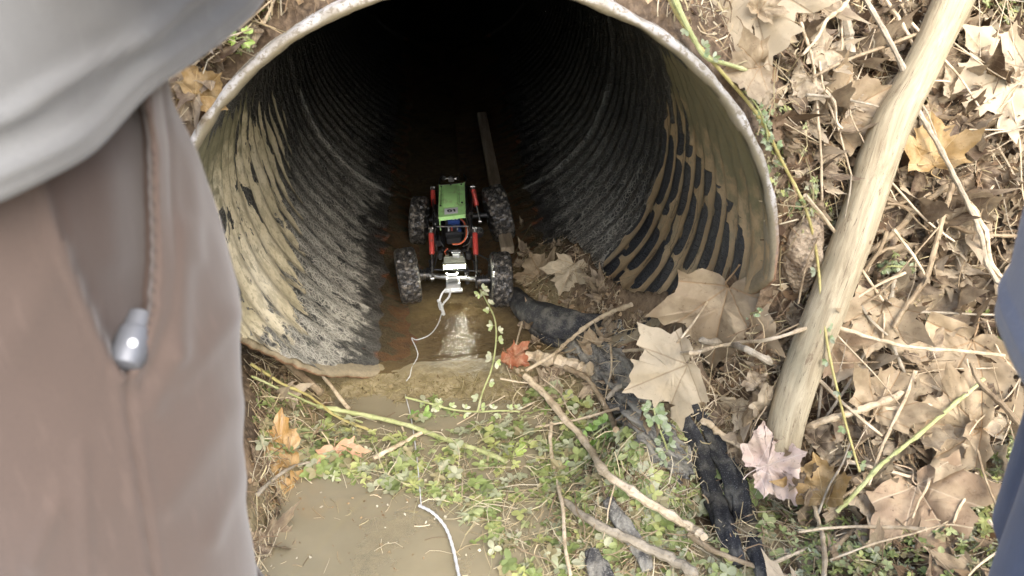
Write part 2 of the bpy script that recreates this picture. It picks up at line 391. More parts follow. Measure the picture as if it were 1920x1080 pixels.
lump = np.array([[mnoise.noise(Vector((a*4.2, y_*13, 3)))+.6*mnoise.noise(Vector((a*11, y_*30, 7))) for y_ in ys[:430]] for a in thp[::2]])
lump = np.repeat(lump, 2, 0); lump = np.concatenate([lump, np.zeros((ntp, len(ys)-430))], 1) if len(ys) > 430 else lump[:, :len(ys)]
rP = RI - prof*.9*(1+.5*lump) - seam - .0018*lump - .0075*lump*np.clip(1-np.abs(np.abs(TP*RI)-.20)/.10, 0, 1)
big = np.array([fbm(math.cos(a)*1.2, math.sin(a)*1.2, 4, 1.0) for a in thp])[:, None]*.006
rP = rP+big
X = rP*np.sin(TP); Zp = RP-rP*np.cos(TP)
V = np.stack([X.ravel(), YQ.ravel(), Zp.ravel()], -1); nr = len(ys)
i = np.arange(ntp)[:, None]*nr+np.arange(nr-1)[None]; j = ((np.arange(ntp)+1) % ntp)[:, None]*nr+np.arange(nr-1)[None]
fa = np.stack([i, j, j+1, i+1], -1)
ok = ~((YQ[:, 1:] == YQ[:, :-1]) & (np.roll(YQ, -1, 0)[:, 1:] == np.roll(YQ, -1, 0)[:, :-1])); fa = fa[ok]
pipe = empty('drain_pipe', (0, 0, 0), 'large corrugated metal culvert pipe with peeling tan and black coating', 'pipe')
me = bpy.data.meshes.new('pipe_wall'); me.from_pydata(V.tolist(), [], fa.tolist())
me.polygons.foreach_set('use_smooth', [True]*len(me.polygons)); uvl = me.uv_layers.new(name='UVMap')
vi = np.zeros(len(me.loops), int); me.loops.foreach_get('vertex_index', vi)
ci = (TP*RI).ravel()[vi]; vv = YP.ravel()[vi]
fo = np.arange(len(vi))//4; cf = ci.reshape(-1, 4); wrap = (cf.max(1)-cf.min(1)) > 1; cf[wrap] = np.where(cf[wrap] < 0, cf[wrap]+2*math.pi*RI, cf[wrap])
uvl.data.foreach_set('uv', np.stack([cf.ravel(), vv], -1).ravel())
# coating material : U = distance round the wall from the bottom (+ right), V = depth
t = NT('peeling_pipe_coating'); uv = t.n('ShaderNodeUVMap').outputs[0]; s_ = t.n('ShaderNodeSeparateXYZ', inp={0: uv}); C, Y = s_.outputs[0], s_.outputs[1]
M = t.math
crest = M('MULTIPLY_ADD', M('COSINE', M('MULTIPLY', Y, 2*math.pi/PITCHC)), .5, .5)     # 1 where the ridge comes inwards
cell = M('FLOOR', M('DIVIDE', Y, PITCHC)); uvc = t.n('ShaderNodeCombineXYZ', inp={0: C, 1: M('MULTIPLY', cell, 3.7)}).outputs[0]
uvs = t.mapv(uv, (1, 1.6, 1))
nA = t.noise(uv, 4.5, 5, .6, .3); nB = t.noise(uvs, 26, 6, .62, .2); nC = t.noise(uv, 120, 5, .65)
nCell = t.noise(t.mapv(uvc, (9, 1, 1)), 1.0, 1, .4)
# how far in the tan skin reaches, on each side
aC = M('ABSOLUTE', C)
left = t.ss(C, .02, -.02)
bL = t.ramp(M('DIVIDE', aC, 1.4), [(.0, (0, 0, 0)), (.215, (.05,)*3), (.27, (.24,)*3), (.33, (.60,)*3), (.46, (.95,)*3), (.60, (.60,)*3), (.66, (.22,)*3), (.8, (0, 0, 0))])
bR = t.ramp(M('DIVIDE', aC, 1.4), [(.0, (0, 0, 0)), (.24, (.06,)*3), (.30, (.26,)*3), (.38, (.34,)*3), (.45, (.30,)*3), (.50, (.50,)*3), (.58, (.58,)*3), (.68, (.50,)*3), (.76, (.16,)*3)])
reach = M('ADD', M('MULTIPLY', t.n('ShaderNodeSeparateColor', inp={0: bL}).outputs[0], left), M('MULTIPLY', t.n('ShaderNodeSeparateColor', inp={0: bR}).outputs[0], M('SUBTRACT', 1.0, left)))
# darkness score: deeper than reach -> asphalt; ridge profile and noise modulate the edge
sc = M('SUBTRACT', Y, reach)
sc = M('ADD', M('MULTIPLY', sc, 2.2), M('MULTIPLY', M('SUBTRACT', crest, .62), .62))
sc = M('ADD', sc, M('MULTIPLY', M('SUBTRACT', nCell, .5), M('ADD', .9, M('MULTIPLY', left, -.3))))
sc = M('ADD', sc, M('MULTIPLY', M('SUBTRACT', nB, .5), .55)); sc = M('ADD', sc, M('MULTIPLY', M('SUBTRACT', nA, .5), .55))
asph = t.ss(sc, -.015, .015)
edge = M('MULTIPLY', t.ss(sc, -.07, -.012), t.ss(sc, .02, -.005))
# rows of dark oval scales left on the ridges of the right wall
row = M('MULTIPLY', M('MULTIPLY', t.ss(C, .33, .37), t.ss(C, .76, .72)), M('MULTIPLY', t.ss(M('ADD', Y, M('MULTIPLY', nCell, .08)), .11, .14), t.ss(Y, .70, .62)))
seg = M('FRACT', M('DIVIDE', M('ADD', M('SUBTRACT', C, .395), M('MULTIPLY', M('SUBTRACT', nCell, .5), .19)), .155))
ph_y = M('ABSOLUTE', M('SUBTRACT', M('FRACT', M('DIVIDE', Y, PITCHC)), .5))
ov = M('ADD', M('POWER', M('MULTIPLY', M('ABSOLUTE', M('SUBTRACT', seg, .5)), 2.12), 5.0), M('POWER', M('MULTIPLY', M('SUBTRACT', .5, ph_y), M('ADD', 2.75, M('MULTIPLY', t.ss(Y, .55, .3), .35))), 3.0))
ov = M('ADD', ov, M('MULTIPLY', M('SUBTRACT', nB, .5), .8))
oval = M('MULTIPLY', t.ss(ov, .84, .78), t.ss(row, .3, .4))
web = t.ss(row, .3, .4)
# islands of crazed grey coating inside the tan skin, drawn out along the ribs
isl = t.noise(t.mapv(uv, (9, 24, 1)), 1.0, 5, .62, .6); thr = M('ADD', .555, M('MULTIPLY', t.ss(aC, .40, .62), .05))
isl = M('MULTIPLY', M('MULTIPLY', t.ss(M('SUBTRACT', isl, thr), -.006, .006), t.ss(aC, 1.0, .85)), left)
lowisl = M('MULTIPLY', t.ss(M('ADD', M('ADD', aC, M('MULTIPLY', Y, .5)), M('MULTIPLY', M('SUBTRACT', nB, .5), .35)), .60, .57), left)
isl = M('MAXIMUM', isl, lowisl)
asph = M('ADD', M('MULTIPLY', asph, M('SUBTRACT', 1.0, web)), M('MULTIPLY', oval, 1.0), clamp=True)
asph = M('MAXIMUM', asph, isl)
# tan skin
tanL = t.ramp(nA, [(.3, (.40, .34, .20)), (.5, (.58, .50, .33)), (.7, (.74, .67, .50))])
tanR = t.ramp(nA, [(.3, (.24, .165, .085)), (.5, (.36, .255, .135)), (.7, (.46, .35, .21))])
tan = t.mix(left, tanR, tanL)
tan = t.mix(t.ss(nC, .5, .72), tan, t.mix(.5, tan, (.20, .15, .08)))
tan = t.mix(M('MULTIPLY', t.ss(nB, .50, .60), .45), tan, (.25, .215, .135)); tan = t.mix(M('MULTIPLY', t.ss(t.noise(t.mapv(uv, (22, 60, 1)), 1.0, 6, .7, .4), .56, .60), .55), tan, (.17, .15, .09))
oli = M('MULTIPLY', t.ss(M('ADD', aC, M('MULTIPLY', nB, .35)), .88, 1.02), .85); tan = t.mix(oli, tan, (.115, .11, .055))
# black coating, cracked: pale crazing lines
wv = t.n('ShaderNodeVectorMath', operation='ADD', inp={0: uv, 1: t.n('ShaderNodeVectorMath', operation='SCALE', inp={0: t.n('ShaderNodeTexNoise', inp={'Vector': uv, 'Scale': 40.0}).outputs['Color'], 'Scale': .012}).outputs[0]}).outputs[0]
cr = t.vor(wv, 88, 'DISTANCE_TO_EDGE'); cr2 = t.vor(t.mapv(wv, (1, 2.2, 1)), 24, 'DISTANCE_TO_EDGE')
lines = M('MAXIMUM', t.ss(cr, .10, .02), M('MULTIPLY', t.ss(cr2, .05, .01), .9))
low = t.ss(M('ADD', aC, M('MULTIPLY', nA, .2)), .74, .46)
greyness = M('MULTIPLY', low, t.ss(Y, 2.4, .5))
blk = t.mix(nB, (.014, .014, .013), (.045, .042, .036)); gry = t.mix(nB, (.17, .158, .128), (.40, .372, .305))
gL = M('MULTIPLY', M('MULTIPLY', greyness, M('MULTIPLY', t.ss(nB, .30, .5), t.ss(M('ADD', nA, M('MULTIPLY', nB, .5)), .55, .80))), M('ADD', .45, M('MULTIPLY', left, .55)))
bc = t.mix(gL, blk, gry)
bc = t.mix(M('MULTIPLY', lines, M('ADD', .12, M('MULTIPLY', greyness, .55))), bc, (.60, .565, .46))
holes = M('MULTIPLY', t.ss(t.noise(t.mapv(uv, (14, 30, 1)), 1.0, 4, .6, .5), .60, .64), asph); bc = t.mix(M('MULTIPLY', holes, .85), bc, (.02, .019, .017))
bc = t.mix(M('MULTIPLY', oval, t.ss(row, .3, .4)), bc, t.mix(nC, (.018, .019, .020), (.05, .052, .054)))
wetb = M('MULTIPLY', t.ss(M('ADD', aC, M('ADD', M('MULTIPLY', M('SUBTRACT', nB, .5), .22), M('MULTIPLY', M('SUBTRACT', nA, .5), .2))), .30, .25), .85); bc = t.mix(wetb, bc, (.022, .020, .017))
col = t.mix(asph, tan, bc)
col = t.mix(M('MULTIPLY', edge, .6), col, (.03, .025, .015))
rust = t.ss(M('ADD', M('ADD', aC, M('MULTIPLY', M('SUBTRACT', nB, .5), .16)), M('ADD', M('MULTIPLY', crest, .03), M('MULTIPLY', M('SUBTRACT', nA, .5), .25))), .225, .185)
rc = t.ramp(nB, [(.3, (.10, .03, .012)), (.5, (.30, .10, .03)), (.7, (.42, .20, .08))]); col = t.mix(rust, col, rc)
# rusty steel right at the lower edges of the mouth
sm = M('MULTIPLY', t.ss(M('ABSOLUTE', M('SUBTRACT', Y, M('ADD', 1.29, M('MULTIPLY', nB, .02)))), .022, .010), t.ss(nA, .47, .55)); col = t.mix(M('MULTIPLY', sm, .8), col, (.45, .44, .38))
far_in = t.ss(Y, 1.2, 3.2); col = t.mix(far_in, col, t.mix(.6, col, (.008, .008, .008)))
hh = M('ADD', M('ADD', M('MULTIPLY', asph, 1.0), M('MULTIPLY', nC, .35)), M('MULTIPLY', M('MULTIPLY', lines, asph), .6))
nb = t.bump(M('ADD', hh, nB), .8, .003)
ro = t.n('ShaderNodeMix', data_type='FLOAT', inp={0: asph, 2: .62, 3: .5}).outputs[0]
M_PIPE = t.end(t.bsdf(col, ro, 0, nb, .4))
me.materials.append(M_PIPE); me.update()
pw = bpy.data.objects.new('pipe_wall', me); COL.objects.link(pw); pw.parent = pipe
# end cap far inside the hill (pipe bends away in the dark)
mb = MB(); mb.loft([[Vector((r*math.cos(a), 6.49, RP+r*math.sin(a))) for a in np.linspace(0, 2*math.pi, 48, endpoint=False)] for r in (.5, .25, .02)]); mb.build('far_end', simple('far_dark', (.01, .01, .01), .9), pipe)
# rolled rim of the mouth
t = NT('flaking_galvanised_rim'); p = t.pos(); n1 = t.noise(p, 22, 6, .65); n2 = t.noise(p, 130, 5, .7); sz = t.n('ShaderNodeSeparateXYZ', inp={0: p})
c = t.ramp(n1, [(.25, (.28, .24, .18)), (.44, (.33, .295, .235)), (.66, (.52, .495, .45))]); c = t.mix(t.ss(n2, .50, .60), c, (.22, .185, .13))
lowr = t.ss(sz.outputs[2], .62, .44); rt_c = t.ramp(n2, [(.3, (.09, .04, .02)), (.5, (.24, .12, .055)), (.7, (.38, .25, .14))])
c = t.mix(t.math('MULTIPLY', lowr, .92), c, rt_c); ry_ = t.math('SQRT', t.math('ADD', t.math('POWER', sz.outputs[0], 2.0), t.math('POWER', t.math('SUBTRACT', sz.outputs[2], .46), 2.0)))
inn = t.math('MULTIPLY', t.ss(t.math('ADD', ry_, t.math('MULTIPLY', t.math('SUBTRACT', n1, .5), .012)), .4545, .451), .85); c = t.mix(inn, c, t.mix(n2, (.14, .12, .07), (.36, .31, .20)))
M_RIM = t.end(t.bsdf(c, .6, .0, t.bump(t.math('ADD', n1, n2), .7, .002), .4))
rings = []; mb = MB()
for a in np.linspace(-math.pi, math.pi, 361)[:-1]:
    side = -1 if a < 0 else 1; y = setback(a*RI, side); j_ = fbm(math.cos(a)*9, math.sin(a)*9, 2, 1)*.0018; lip = 1.0
    ri = RI-.001+j_*1.5; ro_ = RP-.001-j_*1.5 + fbm(math.cos(a)*4, math.sin(a)*4, 8, 1)*.002
    if y > .01: y += fbm(a*6, 1, 0, 1.0)*.010+fbm(a*22, 5, 0, 1.0)*.006; ro_ = RI+.012
    pr = [(ri+.001, y+.030), (ri-.0015, y+.006), (ri+.001, y-.003), ((ri+ro_)/2, y-.0065), (ro_, y-.004), (ro_+.002, y+.004), (ro_, y+.05)]
    rings.append([Vector((q*math.sin(a), yy, RP-q*math.cos(a))) for q, yy in pr])
n7 = 7; vs = [v for r in rings for v in r]; fs = [(a*n7+k, a*n7+k+1, ((a+1) % 360)*n7+k+1, ((a+1) % 360)*n7+k) for a in range(360) for k in range(6)]
mb.add(vs, fs); mb.build('mouth_rim', M_RIM, pipe, sharp=None)
# skirt of outer corrugated shell just behind the rim
mb = MB(); rings = []
for yy in np.arange(.02, .6, .01):
    rings.append([Vector(((RP+.003+.008*math.cos(yy*2*math.pi/PITCHC))*math.sin(a), max(yy, setback(a*RI, -1 if a < 0 else 1)+.03), RP-(RP+.003+.008*math.cos(yy*2*math.pi/PITCHC))*math.cos(a))) for a in np.linspace(-math.pi, math.pi, 120, endpoint=False)])
mb.loft(rings, caps=False); mb.build('outer_shell', M_RIM, pipe)

# ------------------------------------------------------------------ water
def mat_water(name, murk, dens, bs, bstr):
    t = NT(name); p = t.pos(); n = t.noise(t.mapv(p, (1, 1.6, 1)), bs, 4, .55, .3); n2 = t.noise(p, bs*.25, 2)
    nb = t.bump(t.math('ADD', n, n2), bstr, .004)
    col = t.ramp(t.noise(p, 7, 4), [(.3, tuple(k*.75 for k in murk)), (.7, murk)])
    tr = t.n('ShaderNodeBsdfTransparent', inp={0: (.88, .80, .62, 1)}).outputs[0]
    df = t.n('ShaderNodeBsdfDiffuse', inp={0: col}).outputs[0]
    gl = t.n('ShaderNodeBsdfGlossy', inp={'Roughness': .04, 'Normal': nb}).outputs[0]
    fr = t.n('ShaderNodeFresnel', inp={'IOR': 1.33, 'Normal': nb}).outputs[0]
    a = t.n('ShaderNodeMixShader', inp={0: dens, 1: tr, 2: df}).outputs[0]
    return t.end(t.n('ShaderNodeMixShader', inp={0: fr, 1: a, 2: gl}).outputs[0])
M_WIN = mat_water('pipe_water', (.27, .205, .12), .30, 62, .75); M_WOUT = mat_water('pool_water', (.56, .49, .32), .42, 22, .7)
def sheet(name, x0, x1, y0, y1, z, m, label):
    mb = MB(); mb.add([(x0, y0, z), (x1, y0, z), (x1, y1, z), (x0, y1, z)], [(0, 1, 2, 3)]); o = mb.build(name, m); tag(o, label, None, None, 'structure'); return o
sheet('stream_water', -.26, .30, .372, 6.4, WL_IN, M_WIN, 'shallow brown water lying in the bottom of the pipe')
sheet('pool_water', -.46, .25, -3.0, .368, WL_OUT, M_WOUT, 'still muddy pool in front of the pipe mouth')

# ------------------------------------------------------------------ rigid little world helpers
def pxm(p): return proj(p)[2]/F        # metres per photo pixel at a point

# ------------------------------------------------------------------ crawler vehicle
M_RUB = None
t = NT('wet_muddy_rubber'); p = t.obj(); n = t.noise(p, 90, 6, .7); n2 = t.noise(p, 330, 4, .6)
c = t.mix(t.ss(n, .47, .66), (.022, .021, .020), (.19, .165, .13)); c = t.mix(t.ss(n2, .60, .70), c, (.34, .31, .26))
M_RUB = t.end(t.bsdf(c, t.ss(n2, .2, .9), 0, t.bump(n2, .5, .0015), .6))
M_BLK = simple('black_plastic', (.018, .018, .019), .4, 0, .3, 90, .2)
M_TUBE = simple('black_tube', (.02, .02, .022), .3, .3, .2, 90, .1, dirt=(.09, .075, .055))
M_GRN = simple('lime_green_panel', (.46, .80, .30), .45, 0, .10, 60, .1, dirt=(.38, .60, .24))
M_GRND = simple('dark_green_edge', (.08, .22, .04), .4, 0, .1, 20, .05)
M_RED = simple('red_shock', (.50, .06, .045), .38, .25, .2, 90, .2, dirt=(.20, .06, .045))
M_STEEL = simple('steel', (.42, .42, .40), .32, .9, .2, 200, .2, dirt=(.12, .10, .07))
M_ALU = simple('bright_aluminium', (.62, .63, .62), .28, .85, .15, 200, .2)
M_GREY = simple('grey_box', (.30, .31, .31), .45, .2, .15, 80, .1)
M_OLV = simple('pale_olive_plate', (.34, .35, .27), .5, .2, .2, 80, .2)
M_BLUE = simple('blue_label', (.03, .07, .25), .35, 0, .1, 40, .05)
M_WHITE = simple('white_label', (.75, .75, .75), .45, 0, .05, 40, .05)
M_REDL = simple('red_label', (.55, .12, .09), .45, 0, .1, 40, .05)
M_WIRE = simple('orange_red_wire', (.62, .13, .05), .4, 0, .1, 60, .1)
t = NT('lit_light_bar'); em = t.n('ShaderNodeEmission', inp={0: (1, .98, .82, 1), 1: 80.0}).outputs[0]; M_LED = t.end(em)
ORG = Vector((-.035, .75, .04))
car = empty('crawler_vehicle', ORG, 'remote control rock crawler with lime green roof and four big muddy tyres', 'toy vehicle')
def cb(mb, name, mat, par=car, sharp=35, label=None):
    o = mb.build(name, mat, par, origin=(ORG if par is car else ORG), sharp=sharp)
    if label: o['label'] = label
    return o
def sub(mb, name, mat, par):    # par is a part whose mesh is already in car space
    return mb.build(name, mat, par, origin=ORG)
def wheel(cx, R, wd, yaw=0, camber=0, label=None):
    c = Vector(cx); Mr = Matrix.Rotation(R_(yaw), 3, 'Z')@Matrix.Rotation(R_(camber), 3, 'Y')
    n = 96; prf = [(-.5, .60), (-.52, .74), (-.50, .88), (-.42, .965), (-.28, .99), (-.14, .995), (0, 1.0), (.14, .995), (.28, .99), (.42, .965), (.50, .88), (.52, .74), (.5, .60)]
    rings = []
    for k in range(n):
        a = 2*math.pi*k/n; ring = []
        for j, (xx, rad) in enumerate(prf):
            rad2 = rad
            if 2 <= j <= 10:
                ph = (k+(j % 3)*2+(0 if j < 6 else 3)) % 6
                rad2 = rad-(.065 if ph >= 4 else 0) - (.05 if j in (5, 7) and (k//3) % 2 else 0)
            rad2 *= 1+.008*math.sin(a*3+cx[0]*40)
            ring.append(c+Mr@Vector((xx*wd, math.cos(a)*rad2*R, math.sin(a)*rad2*R)))
        rings.append(ring)
    wn = empty('wheel', (0, 0, 0)); wn.parent = car
    if label: wn['label'] = label
    mb = MB(); m_ = len(prf); vs = [v for r in rings for v in r]
    fs = [(k*m_+j, ((k+1) % n)*m_+j, ((k+1) % n)*m_+j+1, k*m_+j+1) for k in range(n) for j in range(m_-1)]; mb.add(vs, fs)
    cb(mb, 'tyre', M_RUB, wn, 25)
    mb = MB(); ax = Mr@Vector((1, 0, 0))
    for s in (-1, 1):
        mb.tube([c+ax*(s*wd*.50), c+ax*(s*wd*.44), c+ax*(s*wd*.40), c+ax*(s*wd*.2)], [R*.62, R*.60, R*.5, R*.2], 24)
        for q in range(8):
            a = q*math.pi/4; mb.cyl(c+ax*(s*wd*.5)+Mr@Vector((0, math.cos(a), math.sin(a)))*R*.55, ax, R*.035, .004, 6)
    mb.cyl(c, ax, R*.12, wd*1.06, 8); cb(mb, 'rim', M_BLK, wn)
ZA = .108
wheel(atz(765, 517, ZA), .069, .050, 6, -3); wheel(atz(938, 524, ZA), .067, .047, 2, 3)
wheel(atz(786, 413, ZA), .066, .044, -6, 4); wheel(atz(934, 400, ZA+.014), .077, .056, 8, -9)
FL, FRt = atz(765, 517, ZA), atz(938, 524, ZA); RL, RR_ = atz(788, 413, ZA), atz(934, 402, ZA+.012)
mb = MB(); mb.tube([FL+Vector((.03, 0, 0)), FRt-Vector((.03, 0, 0))], .0062, 14); cb(mb, 'front_axle', M_STEEL)
mb = MB(); mb.tube([RL+Vector((.025, 0, 0)), RR_-Vector((.03, 0, 0))], .0075, 12); cm = (RL+RR_)/2; mb.cyl(cm, (0, 1, 0), .018, .03, 16); cb(mb, 'rear_axle', M_BLK)
for q, s in ((FL, 1), (FRt, -1)):
    mb = MB(); b = q+Vector((s*.040, 0, 0))
    for k in range(5): mb.cyl(b+Vector((s*(k-2)*.0045, 0, 0)), (1, 0, 0), .0145 if k % 2 == 0 else .012, .0028, 20)
    mb.cyl(b, (1, 0, 0), .010, .03, 14); mb.box(b+Vector((s*.016, 0, 0)), (.006, .016, .034), bev=.002); cb(mb, 'axle_housing', M_TUBE)
# front bumper, winch, light bar
P = lambda px, py, z: atz(px, py, z)
b = P(850, 536, .105); mb = MB(); mb.box(b, (.034, .010, .016), bev=.0015); mb.box(b+Vector((0, -.004, -.010)), (.042, .016, .004), bev=.001); mb.box(b+Vector((-.014, .012, 0)), (.004, .03, .010)); mb.box(b+Vector((.014, .012, 0)), (.004, .03, .010)); cb(mb, 'bumper', M_ALU)
b = P(848, 521, .124); mb = MB(); mb.cyl(b, (1, 0, 0), .0085, .022, 20); mb.cyl(b-Vector((.0125, 0, 0)), (1, 0, 0), .0125, .003, 20); mb.cyl(b+Vector((.0125, 0, 0)), (1, 0, 0), .0125, .003, 20)
for k in range(7): mb.tube([b+Vector((-.009+k*.003, .0092*math.cos(a), .0092*math.sin(a))) for a in np.linspace(0, 2*math.pi, 14)], .0013, 5, caps=False)
cb(mb, 'winch', M_ALU)
b = P(852, 498, .142); lb = MB(); lb.box(b, (.050, .013, .013), bev=.002); lb.box(b-Vector((.026, 0, 0)), (.003, .015, .016), bev=.001); lb.box(b+Vector((.026, 0, 0)), (.003, .015, .016), bev=.001)
lbo = cb(lb, 'light_bar', M_OLV); mb = MB(); mb.box(b+Vector((0, -.0072, .001)), (.044, .002, .0075), bev=.0005); sub(mb, 'lamp', M_LED, lbo)
b = P(852, 487, .15); mb = MB(); mb.box(b, (.050, .020, .005), Matrix.Rotation(R_(20), 3, 'X'), bev=.001); mb.cyl(b+Vector((0, -.002, .003)), (0, -.3, 1), .007, .003, 16); mb.box(b+Vector((-.017, .01, .004)), (.008, .012, .004)); mb.box(b+Vector((.017, .01, .004)), (.008, .012, .004)); cb(mb, 'skid_plate', M_OLV)
b = P(855, 477, .158); mb = MB(); mb.box(b, (.017, .020, .015), bev=.0015); mb.box(b+Vector((0, -.003, .008)), (.021, .007, .0025)); cb(mb, 'servo', M_GREY)
# chassis rails and belly
mb = MB()
a0, a1 = P(832, 470, .13), P(828, 350, .14); b0, b1 = P(872, 470, .13), P(874, 350, .14)
for q0, q1 in ((a0, a1), (b0, b1)): mb.tube([q0, q0.lerp(q1, .5)+Vector((0, 0, .006)), q1], .004, 8)
mb.box((a0+b1)/2-Vector((0, 0, .012)), (.045, .24, .008), bev=.002)
for f in (0, .25, .5, .75, 1): mb.tube([a0.lerp(a1, f), b0.lerp(b1, f)], .003, 8)
cb(mb, 'chassis', M_BLK)
# battery / controller with labels
bq = P(850, 436, .158); mb = MB(); mb.box(bq, (.040, .044, .024), bev=.002); mb.box(bq+Vector((0, -.030, -.004)), (.036, .018, .018), bev=.002)
bo = cb(mb, 'battery', M_BLK)
mb = MB(); mb.box(bq+Vector((.015, 0, .0125)), (.008, .040, .0012)); mb.box(bq+Vector((.002, .012, .0125)), (.012, .018, .0012)); sub(mb, 'blue_band', M_BLUE, bo)
mb = MB()
for (x, y, w_, h_) in ((-.0115, -.008, .005, .020), (.0105, -.008, .0032, .014)):
    k = 5
    for i_ in range(k): mb.box(bq+Vector((x+random.uniform(-.0004, .0004), y-h_/2+h_*(i_+.5)/k, .0134)), (w_*random.uniform(.7, 1), h_/k*.72, .0006))
sub(mb, 'white_print', M_WHITE, bo)
mb = MB()
for i_ in range(5): mb.box(bq+Vector((-.0035, -.018+.0042*(i_+.5), .0134)), (.0045, .003, .0006))
sub(mb, 'red_print', M_REDL, bo)
b2 = P(849, 414, .168); mb = MB(); mb.box(b2, (.036, .030, .018), bev=.002); b2o = cb(mb, 'speed_controller', M_BLUE)
mb = MB()
for x in (-.011, .002, .0105):
    for i_ in range(4): mb.box(b2+Vector((x, -.011+.0058*i_, .0094)), (.0052, .0042, .0006))
sub(mb, 'white_print', M_WHITE, b2o)
mb = MB(); mb.box(b2+Vector((-.0155, 0, .0002)), (.0058, .0304, .0186)); sub(mb, 'black_band', M_BLK, b2o)
# wires
for dz, dx, m_, nm, rr_ in ((0, 0, M_WIRE, 'power_wire', .0022), (.004, .0, M_WIRE, 'power_wire', .0020), (.002, .0035, M_WHITE, 'signal_wire', .0009), (-.002, -.004, M_BLK, 'power_wire', .002)):
    pts = [P(864+dx*300, 411, .176+dz), P(871+dx*400, 418, .182+dz), P(875+dx*600, 436, .178+dz), P(871+dx*400, 450, .17+dz), P(862, 457+dx*300, .165+dz), P(849, 458+dx*300, .162+dz)]
    mb = MB(); mb.tube(smooth_path(pts, 6), rr_, 8); cb(mb, nm, m_)
# roof panel
z1, z2 = .214, .206
c4 = [P(823, 348, z1), P(871, 343, z1), P(873, 403, z2), P(822, 409, z2)]
mb = MB(); nrm = (c4[1]-c4[0]).cross(c4[3]-c4[0]).normalized(); nrm = nrm if nrm.z > 0 else -nrm
def quadpt(u, v, h=0): return (c4[0]*(1-u)+c4[1]*u)*(1-v)+(c4[3]*(1-u)+c4[2]*u)*v+nrm*h
def slab(mb, u0, u1, v0, v1, h0, h1, ins=.0):
    vs = [quadpt(u, v, h0) for u, v in ((u0, v0), (u1, v0), (u1, v1), (u0, v1))]+[quadpt(u, v, h1) for u, v in ((u0+ins, v0+ins), (u1-ins, v0+ins), (u1-ins, v1-ins), (u0+ins, v1-ins))]
    mb.add(vs, [(3, 2, 1, 0), (4, 5, 6, 7), (0, 1, 5, 4), (1, 2, 6, 5), (2, 3, 7, 6), (3, 0, 4, 7)])
slab(mb, 0, 1, 0, 1, -.002, .001, .01); slab(mb, .13, .74, .06, .72, .001, .004, .05); slab(mb, 0, .035, 0, 1, .001, .003); slab(mb, .965, 1, 0, 1, .001, .003)
slab(mb, 0, 1, .965, 1.0, -.008, .002)
ro_o = cb(mb, 'roof_panel', M_GRN)
mb = MB()
for (u, v) in ((.09, .06), (.87, .06), (.07, .66), (.88, .64), (.46, .03)): mb.cyl(quadpt(u, v, .002), nrm, .0022, .003, 8)
slab(mb, .075, .10, .08, .62, .001, .0016); slab(mb, .77, .785, .08, .62, .001, .0016); sub(mb, 'bolt', M_BLK, ro_o)
# number plate decal, the digits face the back of the vehicle
mb = MB(); slab(mb, .22, .72, .76, .93, .001, .0016); dec = sub(mb, 'number_decal', M_WHITE, ro_o)
cu = bpy.data.curves.new('digits', 'FONT'); cu.body = '10'; cu.align_x = 'CENTER'; cu.align_y = 'CENTER'; cu.size = 1; cu.extrude = .01; cu.offset = .035
to = bpy.data.objects.new('tmp', cu); COL.objects.link(to); bpy.context.view_layer.update()
tm = bpy.data.meshes.new_from_object(to.evaluated_get(bpy.context.evaluated_depsgraph_get())); bpy.data.objects.remove(to)
ux = (quadpt(.7, .84)-quadpt(.3, .84)).normalized(); uy = nrm.cross(ux).normalized(); o_ = quadpt(.47, .845, .0018)
xs = [v.co.x for v in tm.vertices]; ysv = [v.co.y for v in tm.vertices]; wx = max(xs)-min(xs); wy = max(ysv)-min(ysv); mx_, my_ = (max(xs)+min(xs))/2, (max(ysv)+min(ysv))/2
for v in tm.vertices: v.co = o_ - ux*((v.co.x-mx_)/wx*.020) - uy*((v.co.y-my_)/wy*.0135) + nrm*(v.co.z*.05) - ORG
tm.materials.clear(); tm.materials.append(M_BLK); dg = bpy.data.objects.new('digits', tm); COL.objects.link(dg); dg.parent = ro_o
mb = MB(); mb.tube([P(824, 407, .204), P(826, 432, .185)], .0016, 6); cb(mb, 'windscreen_pillar', M_GRN)
# roll cage
mb = MB()
cage = [[(823, 408, .203), (818, 425, .195), (815, 446, .178), (820, 470, .155)], [(874, 404, .203), (880, 425, .195), (883, 446, .178), (876, 470, .155)],
        [(823, 348, .21), (824, 338, .195), (830, 330, .16)], [(872, 343, .21), (874, 336, .195), (870, 328, .16)], [(823, 348, .209), (822, 409, .203)], [(872, 343, .209), (874, 403, .203)],
        [(820, 409, .2), (812, 380, .175), (816, 350, .15)], [(875, 404, .2), (885, 380, .175), (880, 350, .15)], [(822, 348, .209), (872, 343, .209)], [(822, 409, .202), (874, 404, .202)],
        [(815, 446, .178), (812, 400, .165), (815, 360, .15)], [(883, 446, .178), (884, 400, .165), (881, 360, .15)], [(818, 425, .195), (880, 424, .195)], [(815, 446, .178), (806, 436, .19)], [(883, 446, .178), (891, 436, .19)], [(876, 404, .2), (890, 430, .18)], [(880, 410, .2), (886, 440, .17)]]
for pl in cage: mb.tube(smooth_path([P(*q) for q in pl], 4), .0024, 8)
cb(mb, 'roll_cage', M_TUBE)
